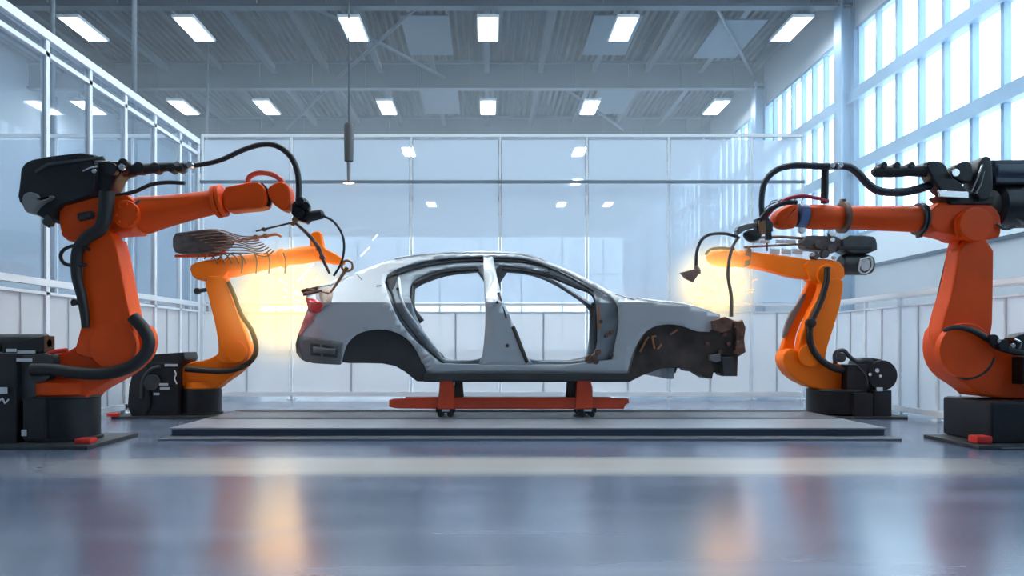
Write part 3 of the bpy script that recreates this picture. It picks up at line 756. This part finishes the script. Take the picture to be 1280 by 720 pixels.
m = M(D); m.rod([(232, 461), (255, 463), (280, 464), (302, 459), (317, 447), (320, 432), (314, 412), (302, 394), (292, 368), (285, 352)], lambda t: 3.8 - 1.4 * t, -.2, 10); m.build('cable_hose', RUBBER, r)
m = M(D); m.rod([(258, 350), (262, 366), (266, 384)], 1.6, -.16, 8); m.disc(247, 364, 4, -.14, .06, 12); m.rod([(247, 364), (258, 362)], 2.5, -.14, 8, 0); m.build('sensor_bracket', DGREY, r)
m = M(D); m.slab([(240, 334), (252, 328), (288, 322), (292, 346), (262, 352), (246, 350)], -.02, .24, .03, 1); el = m.build('elbow', AMBER, r)
m = M(D); m.turn((285, 335), (352, 323), [(0, 12.5), (.1, 13), (.6, 11), (1, 9.5)], -.02, 28)
fo = m.build('forearm', AMBER, r)
m = M(D); m.turn((350, 323.5), (357, 322), [(0, 10), (.2, 12), (.8, 12), (1, 10)], -.02, 28); m.turn((357, 322), (396, 316.5), [(0, 9.5), (.5, 11), (1, 10)], -.02, 24); m.build('wrist', AMBER, fo)
m = M(D); m.slab([(388, 309), (388, 294), (394, 289), (402, 290), (404, 300), (406, 311), (418, 316), (430, 324), (432, 331), (420, 331), (404, 328), (392, 324)], -.02, .12, .03, 1); m.build('wrist_head', AMBER, fo)
m = M(D)
for x in (300, 318, 334, 354): m.rod([(x, 316), (x + 3, 326), (x + 2, 342)], .9, -.14, 6, 3)
m.build('hose_strap', CARD, fo)
GREY_B = mat('sooty_grey', (.07, .06, .06), .5, noise=.4, nscale=14)
m = M(D); m.slab([(221, 294), (236, 291), (262, 289), (282, 290), (292, 298), (284, 310), (262, 318), (232, 319), (221, 316)], -.02, .28, .03, 1); mp_ = m.build('motor_pack', GREY_B, r)
m = M(D); m.rod([(219, 320), (240, 320), (268, 319), (282, 314)], 1.8, -.12, 8); m.build('orange_guard', ORANGE, mp_)
m = M(D)
for k in range(9):
    y = 291 + k * 3.2; m.rod([(232 + 6 * k, y), (270 + 5 * k, y - 4 + k * .5), (300 + 4 * k, y + 4), (318 + 3 * k, y + 5 - k)], .85, -.17 - .008 * k, 6)
for k in range(5):
    x = 246 + k * 9; m.rod([(x, 324), (x + 8, 316), (x + 20, 320), (x + 26, 330)], .8, -.16, 6)
m.build('cable_bundle', RUST, mp_)
m = M(D); m.rod([(290, 302), (310, 299), (325, 296), (345, 293), (352, 296)], 1.8, -.06, 8); m.disc(320, 297, 3.5, -.06, .06, 10).disc(332, 295, 3, -.06, .06, 10); m.build('push_rod', COPPER, r)
m = M(D); base_box(m, 178, 232, 452, 520, -.05, .42, .02); m.slab([(188, 452), (196, 443), (238, 440), (240, 448), (232, 458), (190, 462)], -.05, .4, .02, 0); cab = m.build('drive_housing', BLACK, r)
m = M(D); m.slab([(168, 520), (172, 470), (184, 455), (196, 462), (198, 520)], -.1, .4, .02, 1); m.build('motor', BLACK, cab)
m = M(D); m.disc(190, 478, 10, -.3, .05, 20); m.rod([(176, 498), (178, 476), (188, 462), (200, 458)], 2, -.32, 8); m.build('cable_loop', DGREY, cab)
m = M(D)
for x0, x1, y0 in [(206, 222, 455), (196, 210, 479), (200, 212, 484), (192, 199, 491)]: m.slab([(x0, y0), (x1, y0), (x1, y0 + 3), (x0, y0 + 3)], -.31, .01, .001, 0)
m.build('pale_label', LABEL, cab)
m = M(D); m.rod([(218, 463), (220, 468), (218, 473), (221, 480)], .8, -.31, 6, 3); m.build('pale_marking', LABEL, cab)

# --- front robot by the windows
D = 6.32
r = root('welding_robot', (W(1290, 0, D).x, D, 0))
tag(r, 'large orange robot arm under the tall windows with a round shoulder disc', 'robot arm', 'orange welding robots')
cx = W(1285, 0, D).x
M().box(cx - .74, cx + .62, D - .45, D + .3, 0, .035, .01).build('base_plate', DGREY, r)
M().box(cx - .69, cx - .56, D - .36, D - .24, .035, .10, .015).build('red_stop', RED, r)
M().box(cx - .56, cx + .3, D - .46, D - .455, .01, .02).build('plate_edge', MGREY, r)
M().box(cx - .55, cx + .55, D - .32, D + .32, .035, .385, .03).build('base', BLACK, r)
m = M(D); m.slab([(1215, 497), (1200, 484), (1178, 470), (1166, 452), (1163, 430), (1168, 408), (1185, 402), (1215, 412), (1245, 430), (1262, 440), (1300, 444), (1340, 444), (1345, 498)], .06, .30, .028, 1); m.build('shoulder_casting', ORANGE, r)
m = M(D); m.slab([(1192, 300), (1235, 300), (1234, 360), (1233, 420), (1220, 440), (1185, 445), (1168, 430), (1170, 405), (1184, 360)], -.06, .17, .024, 1); arm = m.build('lower_arm', ORANGE, r)
m = M(D); m.slab([(1190, 300), (1198, 305), (1190, 345), (1180, 400), (1172, 420), (1165, 425), (1166, 400), (1183, 350)], -.0, .16, .03, 1); m.build('arm_rib', ORANGE, r)
m = M(D); m.disc(1205, 438, 34, -.17, .08, 48); m.build('shoulder_disc', ORANGE, arm)
m = M(D); m.rod([(1181, 448), (1190, 465), (1210, 473), (1232, 464), (1242, 448)], 2, -.12, 8); m.build('joint_groove', CARU, r)
m = M(D); m.rod([(1180, 413), (1195, 409), (1215, 413), (1235, 424), (1252, 435), (1285, 441)], lambda t: 2.4 + 2.6 * t, -.24, 10); m.build('cable_hose', RUBBER, r)
m = M(D); m.disc(1240, 424, 6, -.27, .06, 14).disc(1252, 431, 7, -.27, .06, 14); m.slab([(1258, 424), (1270, 416), (1300, 414), (1300, 446), (1262, 444)], -.2, .14, .02, 1); m.slab([(1270, 446), (1340, 444), (1340, 482), (1270, 480)], -.14, .16, .02, 0); dr = m.build('drive_housing', BLACK, r)
m = M(D); m.disc(1266, 432, 3, -.29, .02, 8).disc(1248, 426, 2.5, -.31, .02, 8); m.rod([(1268, 424), (1276, 428), (1274, 436)], 1.3, -.29, 6, 3); m.build('bright_fitting', STEEL, dr)
# elbow
m = M(D); m.slab([(1152, 257), (1190, 256), (1222, 256), (1238, 268), (1240, 290), (1236, 302), (1192, 303), (1180, 297), (1152, 291)], 0, .26, .024, 1); el = m.build('elbow', ORANGE, r)
m = M(D); m.disc(1217, 281, 21, -.16, .08, 40); m.build('elbow_disc', ORANGE, el)
m = M(D); m.rod([(1196, 272), (1195, 284), (1199, 296)], 2.6, -.15, 8); m.build('elbow_rib', ORANGE, el)
m = M(D); m.turn((1149, 274), (1056, 272), [(0, 16.5), (.4, 15.5), (1, 14.5)], -.0, 32); fo = m.build('forearm', ORANGE, r)
m = M(D); m.turn((1153, 274), (1145, 274), [(0, 18), (.1, 20), (.3, 20), (.35, 18), (.6, 18.5), (.65, 20), (.9, 20), (1, 18)], 0, 32); m.slab([(1146, 290), (1152, 290), (1151, 297), (1147, 297)], 0, .06, .005, 0); m.build('forearm_flange', DGREY, fo)
m = M(D); m.turn((1057, 272), (1050, 272), [(0, 16), (.1, 19.5), (.9, 19.5), (1, 16)], 0, 32); m.slab([(1050, 258), (1051, 249), (1056, 249), (1057, 258)], 0, .05, .005, 0); m.build('wrist_flange', RUST, fo)
m = M(D); m.turn((1050, 272), (1008, 271), [(0, 14), (.3, 15.5), (.9, 15.5), (1, 14)], 0, 32); wr_ = m.build('wrist', ORANGE, fo)
m = M(D); m.turn((1008, 270), (996, 269), [(0, 13), (.1, 14.5), (.9, 15), (1, 14)], 0, 32); m.build('wrist_band', BLUEB, wr_)
m = M(D); m.slab([(996, 255), (984, 256), (970, 263), (963, 272), (966, 282), (975, 287), (996, 285)], 0, .18, .06, 1); hd = m.build('wrist_head', ORANGE, fo)
m = M(D); m.rod([(958, 272), (968, 260), (984, 249), (1002, 245), (1022, 248), (1036, 252)], lambda t: 1.8 + .6 * math.sin(PI * t), -.11, 8); m.build('wrist_hose', CRIM, wr_)
m = M(D); m.rod([(950, 275), (962, 262), (980, 254), (996, 253)], 2.8, -.12, 8); m.build('wrist_hose', RUBBER, wr_)
m = M(D); m.rod([(953, 276), (952, 250), (956, 228), (970, 213), (992, 207), (1030, 208), (1058, 208), (1072, 216), (1085, 230), (1100, 239), (1130, 240), (1155, 234), (1175, 226)], lambda t: 3.3 + 2.2 * t, -.08, 12); m.build('dress_hose', mat('blue_black_hose', (.012, .02, .035), .45), r)
m = M(D); m.rod([(1031, 208), (1031, 232), (1030, 254)], 4.4, -.06, 12); m.build('hose_support', RUBBER, r)
for k, px in enumerate((1040, 1050)):
    m = M(D); m.disc(px, 207, 3.4, -.12, .03, 10); m.build('bright_fitting', STEEL, r)
# black packs on top
m = M(D); m.turn((1090, 215), (1168, 213), [(0, 3), (.05, 6.5), (.3, 7.5), (.6, 6.5), (1, 9)], -.1, 18)
for px in (1102, 1118, 1136): m.disc(px, 208, 4, -.1, .1, 12)
m.slab([(1150, 206), (1162, 202), (1176, 206), (1182, 222), (1196, 230), (1206, 246), (1180, 248), (1168, 240), (1158, 224)], -.1, .14, .02, 1)
m.slab([(1184, 212), (1196, 204), (1206, 204), (1210, 216), (1208, 232), (1186, 228)], -.1, .16, .02, 1)
m.slab([(1212, 210), (1222, 197), (1232, 200), (1234, 250), (1210, 254)], -.1, .18, .02, 1)
m.slab([(1168, 246), (1210, 246), (1234, 248), (1232, 258), (1180, 258)], -.05, .2, .01, 0)
cp = m.build('cable_clamp', BLACK, r)
m = M(D); m.disc(1194, 216, 5, -.2, .02, 12); m.slab([(1172, 238), (1210, 240), (1210, 248), (1174, 246)], -.2, .02, .004, 0); m.rod([(1214, 240), (1222, 222), (1228, 206)], 1, -.21, 6, 0); m.rod([(1220, 242), (1226, 230), (1230, 214)], .9, -.21, 6, 0); m.build('bright_fitting', STEEL, cp)
m = M(D); m.turn((1232, 217), (1350, 219), [(0, 13), (.04, 16.5), (.6, 17), (1, 17)], -.05, 28); m.slab([(1232, 203), (1345, 202), (1345, 234), (1234, 232)], -.05, .2, .02, 0)
mo = m.build('motor', mat('navy_motor', (.02, .035, .06), .4), r)
m = M(D); m.turn((1238, 258), (1350, 258), [(0, 20), (.05, 26), (.6, 27), (1, 27)], -.0, 32); m.slab([(1242, 236), (1345, 235), (1345, 280), (1246, 284)], 0, .3, .03, 1); m.build('motor', BLACK, r)
m = M(D); m.rod([(1246, 280), (1256, 286), (1268, 283)], 2, -.15, 8); m.build('motor_cable', DGREY, r)
# welding gun on this wrist
m = M(D); m.slab([(944, 274), (956, 270), (964, 280), (964, 290), (950, 294), (944, 288)], -.04, .1, .012, 0); m.slab([(957, 288), (963, 288), (964, 300), (957, 300)], -.02, .05, .006, 0); gun = m.build('welding_gun', DGREY, fo)
m = M(D); m.slab([(928, 292), (936, 287), (948, 289), (952, 296), (946, 302), (934, 302)], -.06, .1, .03, 1); m.build('gun_motor', RUBBER, gun)
m = M(D); m.slab([(948, 276), (956, 276), (957, 292), (949, 292)], -.1, .03, .004, 0); m.build('gun_fitting', COPPER, gun)
m = M(D); m.slab([(918, 286), (928, 281), (944, 279), (948, 284), (930, 288), (920, 296)], -.04, .08, .012, 1); m.build('gun_bracket', MGREY, gun)
m = M(D); m.rod([(922, 296), (906, 292), (888, 293), (877, 300), (871, 315), (870, 334)], 2.0, -.06, 10); m.build('gun_cable', GREY_B, gun)
m = M(D); m.rod([(924, 296), (917, 306), (912, 322), (910, 345), (914, 370), (914, 396)], lambda t: 1.8 + .7 * t, -.06, 8); m.build('gun_arm', mat('taupe_tube', (.22, .16, .13), .5), gun)
m = M(D); m.slab([(850, 341), (868, 336), (876, 338), (866, 353), (856, 348)], -.06, .05, .01, 0); m.turn((870, 332), (873, 343), [(0, 2.4), (.5, 4), (1, 3)], -.06, 12); m.build('torch_nozzle', PINKP if False else mat('scorched_nozzle', (.45, .26, .2), .45, metal=.3, noise=.3), gun)

# --- rear robot by the windows
D = 8.7
r = root('welding_robot', (W(1040, 0, D).x, D, 0))
tag(r, 'smaller orange robot arm behind the nose of the car, beyond the round black motor', 'robot arm', 'orange welding robots')
cx = W(1045, 0, D).x
M().box(cx - .3, cx + .64, D - .4, D + .3, 0, .03, .01).build('base_plate', DGREY, r)
M().lathe((cx, D, .03), (cx, D, .335), [(0, .30), (.06, .335), (.94, .335), (1, .325)], 36).build('base', BLACK, r)
m = M(D); base_box(m, 1062, 1086, 491, 522, -.28, .2, .012); base_box(m, 1084, 1106, 487, 524, -.2, .3, .012); base_box(m, 1050, 1075, 455, 492, -.1, .34, .02); cab = m.build('drive_housing', BLACK, r)
m = M(D); m.disc(1099, 469, 19, -.18, .16, 36); m.disc(1078, 462, 15, -.14, .2, 28); m.slab([(1062, 452), (1080, 446), (1102, 450), (1104, 488), (1064, 490)], -.1, .24, .03, 1); mo = m.build('motor', BLACK, r)
m = M(D); m.disc(1050, 447, 6, -.2, .08, 14); m.rod([(1044, 455), (1044, 442), (1054, 438), (1062, 446), (1072, 452), (1084, 450), (1094, 456)], 2.6, -.22, 8); m.rod([(1070, 456), (1082, 470), (1084, 484)], 1.6, -.27, 8); m.build('motor_cable', DGREY, mo)
m = M(D); m.disc(1096, 463, 2.8, -.27, .02, 8).disc(1087, 468, 2.2, -.27, .02, 8).disc(1100, 470, 2, -.27, .02, 8); m.slab([(1095, 484), (1103, 484), (1103, 489), (1095, 489)], -.36, .02, .002, 0); m.build('bright_fitting', STEEL, mo)
m = M(D); m.slab([(1015, 487), (985, 472), (973, 454), (974, 440), (986, 434), (1004, 448), (1030, 452), (1052, 456), (1053, 487)], 0, .26, .024, 1); m.build('shoulder_casting', AMBER, r)
m = M(D); m.slab([(1024, 350), (1052, 345), (1051, 372), (1040, 410), (1030, 440), (1030, 458), (1010, 462), (996, 452), (994, 430), (1006, 395), (1020, 370)], -.08, .14, .035, 1); arm = m.build('lower_arm', AMBER, r)
m = M(D); m.slab([(1010, 350), (1024, 352), (1010, 385), (996, 410), (990, 438), (998, 460), (982, 462), (973, 448), (976, 430), (992, 390), (1002, 368)], .08, .12, .035, 1); m.build('arm_link', AMBER, r)
m = M(D); m.slab([(998, 376), (1004, 366), (1008, 370), (990, 404), (980, 424), (977, 420), (984, 396)], .02, .05, .01, 1); m.build('link_guard', MGREY, r)
m = M(D); m.disc(1012, 444, 14, -.17, .04); m.build('joint_cover', AMBER, arm)
m = M(D); m.rod([(1034, 334), (1033, 352), (1026, 376), (1016, 398), (1012, 412), (1014, 432), (1024, 448), (1042, 460), (1060, 464)], lambda t: 3.6 + .6 * t, -.19, 10); m.disc(1013, 404, 6, -.2, .08, 12); m.build('cable_hose', RUBBER, r)
m = M(D); m.slab([(1000, 326), (1030, 324), (1050, 330), (1052, 352), (1020, 356), (1006, 350)], -.0, .22, .03, 1); m.disc(1028, 345, 13, -.0, .28); el = m.build('elbow', AMBER, r)
m = M(D); m.slab([(928, 314), (960, 318), (1006, 324), (1020, 330), (1020, 350), (990, 348), (960, 339), (928, 333)], 0, .16, .024, 1); fo = m.build('forearm', AMBER, r)
m = M(D); m.turn((934, 324), (918, 323), [(0, 10.5), (.5, 11), (1, 10)], 0, 24); m.turn((918, 323), (883, 322), [(0, 11), (.4, 11.5), (.8, 9), (.95, 5), (1, 2)], 0, 24); m.build('wrist_head', AMBER, fo)
m = M(D); m.slab([(928, 320), (934, 309), (938, 312), (936, 332), (930, 334)], -.05, .1, .01, 0); m.build('hose_clip', RUST, fo)
m = M(D); m.rod([(882, 318), (888, 312), (900, 310), (918, 311)], 1.7, -.1, 8); m.build('wrist_hose', CARD, fo)
m = M(D); m.slab([(1046, 295), (1084, 296), (1090, 302), (1090, 318), (1048, 319)], 0, .26, .025, 1); mo = m.build('motor_pack', DGREY, r)
m = M(D); m.turn((1050, 331), (1090, 331), [(0, 11), (.1, 13), (.8, 13), (.95, 11), (1, 7)], 0, 24); m.build('motor', DGREY, mo)
m = M(D); m.slab([(1048, 308), (1089, 308), (1089, 312), (1048, 312)], -.13, .03, .004, 0); m.build('pack_ridge', BLACK, mo)
m = M(D); m.slab([(1074, 326), (1086, 322), (1088, 336), (1078, 340)], -.14, .02, .004, 1); m.rod([(1076, 324), (1088, 322), (1090, 334), (1082, 342), (1074, 338), (1076, 324)], 1, -.15, 6); m.build('cap_plate', LABEL, mo)
m = M(D); m.slab([(1000, 296), (1016, 295), (1050, 297), (1050, 316), (1018, 314), (1000, 312)], 0, .18, .02, 1)
for px, py in [(1006, 304), (1022, 306), (1038, 312), (1030, 318), (1018, 320)]: m.disc(px, py, 5, -.08, .08, 12)
cl = m.build('cable_clamp', GREY_B, r)
m = M(D); m.disc(1002, 287, 5, -.12, .05, 10).disc(1039, 291, 5, -.12, .05, 10).disc(1040, 300, 3, -.13, .04, 8).disc(1016, 318, 2.5, -.13, .03, 8).disc(1042, 322, 2.5, -.13, .03, 8); m.build('bright_fitting', STEEL, cl)
m = M(D); m.rod([(945, 297), (975, 296), (1005, 298)], 1.8, -.05, 8, 0); m.rod([(930, 309), (965, 307), (1005, 305)], 1.4, -.06, 8, 0); m.rod([(958, 296), (959, 314)], 1.3, -.06, 8, 0); m.build('push_rod', RUST, r)
m = M(D)
for px in (942, 955, 975, 988): m.slab([(px - 5, 300), (px + 6, 300), (px + 6, 304), (px - 5, 304)], -.05, .05, .006, 0)
for px in (968, 982, 996): m.slab([(px - 5, 311), (px + 6, 312), (px + 6, 318), (px - 5, 317)], -.05, .05, .006, 0)
m.build('valve_block', LABEL, r)
m = M(D)
for k in range(5): m.rod([(960 + 10 * k, 262 - k), (964 + 10 * k, 252 - k), (972 + 10 * k, 250 - k)], .6, .2, 5, 3)
m.rod([(950, 270), (962, 256), (990, 248), (1020, 246), (1036, 250)], .8, .2, 5); m.build('thin_wire', CARD, r)

# ------------------------------------------------------------------ welding flash and sparks
def glow(name, px, py, d, rx, rz, ry, col, strength, label):
    m = M(); c = W(px, py, d)
    bmesh.ops.create_icosphere(m.bm, subdivisions=3, radius=1)
    me = bpy.data.meshes.new(name); m.bm.to_mesh(me); m.bm.free()
    o = bpy.data.objects.new(name, me); C.objects.link(o); o.location = c; o.scale = (rx, ry, rz)
    mt = bpy.data.materials.new(name + '_vol'); mt.use_nodes = True; nt = mt.node_tree
    nt.nodes.remove(nt.nodes['Principled BSDF']); out = nt.nodes['Material Output']
    tc = nt.nodes.new('ShaderNodeTexCoord')
    ln = nt.nodes.new('ShaderNodeVectorMath'); ln.operation = 'LENGTH'; nt.links.new(tc.outputs['Object'], ln.inputs[0])
    mr = nt.nodes.new('ShaderNodeMapRange'); mr.interpolation_type = 'SMOOTHERSTEP'
    mr.inputs['From Min'].default_value = 1; mr.inputs['From Max'].default_value = 0; mr.inputs['To Min'].default_value = 0; mr.inputs['To Max'].default_value = 1
    nt.links.new(ln.outputs['Value'], mr.inputs['Value'])
    mu = nt.nodes.new('ShaderNodeMath'); mu.operation = 'MULTIPLY'; mu.inputs[1].default_value = strength
    nt.links.new(mr.outputs[0], mu.inputs[0])
    e = nt.nodes.new('ShaderNodeEmission'); e.inputs[0].default_value = (*col, 1); nt.links.new(mu.outputs[0], e.inputs[1])
    ab = nt.nodes.new('ShaderNodeVolumeAbsorption'); ab.inputs[0].default_value = (1, .86, .42, 1)
    m3 = nt.nodes.new('ShaderNodeMath'); m3.operation = 'MULTIPLY'; m3.inputs[1].default_value = 2.2; nt.links.new(mr.outputs[0], m3.inputs[0]); nt.links.new(m3.outputs[0], ab.inputs[1])
    ad = nt.nodes.new('ShaderNodeAddShader'); nt.links.new(e.outputs[0], ad.inputs[0]); nt.links.new(ab.outputs[0], ad.inputs[1])
    nt.links.new(ad.outputs[0], out.inputs['Volume'])
    me.materials.append(mt)
    tag(o, label, 'welding glow', kind='stuff')
    return o
glow('welding_glow', 355, 378, 8.6, 1.05, .95, .6, (1.0, .70, .28), 2.6, 'warm yellow glow of hot welding smoke at the car tail')
glow('welding_glow', 893, 355, 8.6, .7, .68, .55, (1.0, .72, .32), 3.0, 'warm yellow glow of hot welding smoke over the car nose')
def spark_set(px, py, d, n, spread, label, rng, lean):
    m = M(); c = W(px, py, d)
    for k in range(n):
        a = rng.uniform(-.2, PI + .2) if lean == 0 else rng.uniform(lean - .7, lean + .7)
        dirv = Vector((math.cos(a), rng.uniform(-.4, .4), math.sin(a))).normalized()
        r0 = rng.uniform(.05, spread); L = rng.uniform(.03, .14)
        p = c + dirv * r0; q = p + dirv * L - Vector((0, 0, .25 * L))
        m.tube([p, (p + q) / 2 + Vector((0, 0, .01)), q], rng.uniform(.0018, .004), 5, 2)
    return m
tag(spark_set(388, 384, 8.0, 34, .36, '', random.Random(1), 0).build('welding_sparks', FLARE), 'flying white hot sparks around the car tail', 'sparks', kind='stuff')
tag(spark_set(905, 378, 7.9, 30, .4, '', random.Random(2), 0).build('welding_sparks', SPARKO), 'flying orange sparks around the car nose', 'sparks', kind='stuff')
m = M(8.0)
m.rod([(451, 320), (462, 309)], .5, 0, 6, 0); m.rod([(466, 300), (472, 293)], .4, 0, 6, 0); m.rod([(372, 352), (392, 330)], .7, 0, 6, 0)
tag(m.build('welding_sparks', FLARE), 'long white spark streaks above the trunk of the car', 'sparks', kind='stuff')

def light(kind, name, loc, e, col, size=.1):
    l = bpy.data.lights.new(name, kind); l.energy = e; l.color = col
    if kind == 'POINT': l.shadow_soft_size = size
    o = bpy.data.objects.new(name, l); C.objects.link(o); o.location = loc
    return o
light('POINT', 'welding_light', W(372, 360, 8.5), 12, (1, .5, .25), .5)
light('POINT', 'welding_light', W(905, 372, 8.5), 10, (1, .5, .25), .4)

# ------------------------------------------------------------------ haze in the hall behind the fence
hz = M().box(XL + .4, XR - .55, 11.6, YF - .05, .02, 7.5).build('haze', None or (lambda: None)() or mat('tmp', (1, 1, 1)))
hm = bpy.data.materials.new('hall_haze'); hm.use_nodes = True; nt = hm.node_tree
nt.nodes.remove(nt.nodes['Principled BSDF']); v = nt.nodes.new('ShaderNodeVolumeScatter')
v.inputs['Color'].default_value = (.75, .88, 1, 1); v.inputs['Density'].default_value = .02; v.inputs['Anisotropy'].default_value = .2
nt.links.new(v.outputs[0], nt.nodes['Material Output'].inputs['Volume']); hz.data.materials[0] = hm
tag(hz, 'thin bluish haze filling the hall beyond the fence', 'haze', kind='stuff')

# ------------------------------------------------------------------ world, camera
w = bpy.data.worlds.new('sky'); bpy.context.scene.world = w; w.use_nodes = True; nt = w.node_tree
bg = nt.nodes['Background']; tc = nt.nodes.new('ShaderNodeTexCoord'); sp = nt.nodes.new('ShaderNodeSeparateXYZ'); nt.links.new(tc.outputs['Generated'], sp.inputs[0])
rp_ = nt.nodes.new('ShaderNodeValToRGB'); rp_.color_ramp.elements[0].color = (.82, .93, 1, 1); rp_.color_ramp.elements[1].color = (.45, .75, 1, 1)
rp_.color_ramp.elements[0].position = .05; rp_.color_ramp.elements[1].position = .8
nt.links.new(sp.outputs['Z'], rp_.inputs[0]); nt.links.new(rp_.outputs[0], bg.inputs[0]); bg.inputs[1].default_value = 5.0

for o in C.objects:
    if '_o' in o: del o['_o']
cam = bpy.data.cameras.new('camera'); co = bpy.data.objects.new('camera', cam); C.objects.link(co)
co.location = (0, 0, EYE); co.rotation_euler = (PI / 2, 0, 0)
cam.sensor_width = 36; cam.lens = F / 1280 * 36
cam.shift_x = (640 - VX) / 1280; cam.shift_y = (VY - 360) / 1280
sc = bpy.context.scene; sc.camera = co
sc.view_settings.view_transform = 'Standard'; sc.view_settings.look = 'None'; sc.view_settings.gamma = 1
sc.view_settings.exposure = 0.0; sc.view_settings.use_curve_mapping = False
sc.render.engine = 'CYCLES'
cy = sc.cycles; cy.use_denoising = True; cy.max_bounces = 10; cy.diffuse_bounces = 3; cy.glossy_bounces = 4; cy.transparent_max_bounces = 24; cy.volume_bounces = 1
cy.sample_clamp_indirect = 5; cy.volume_step_rate = 1
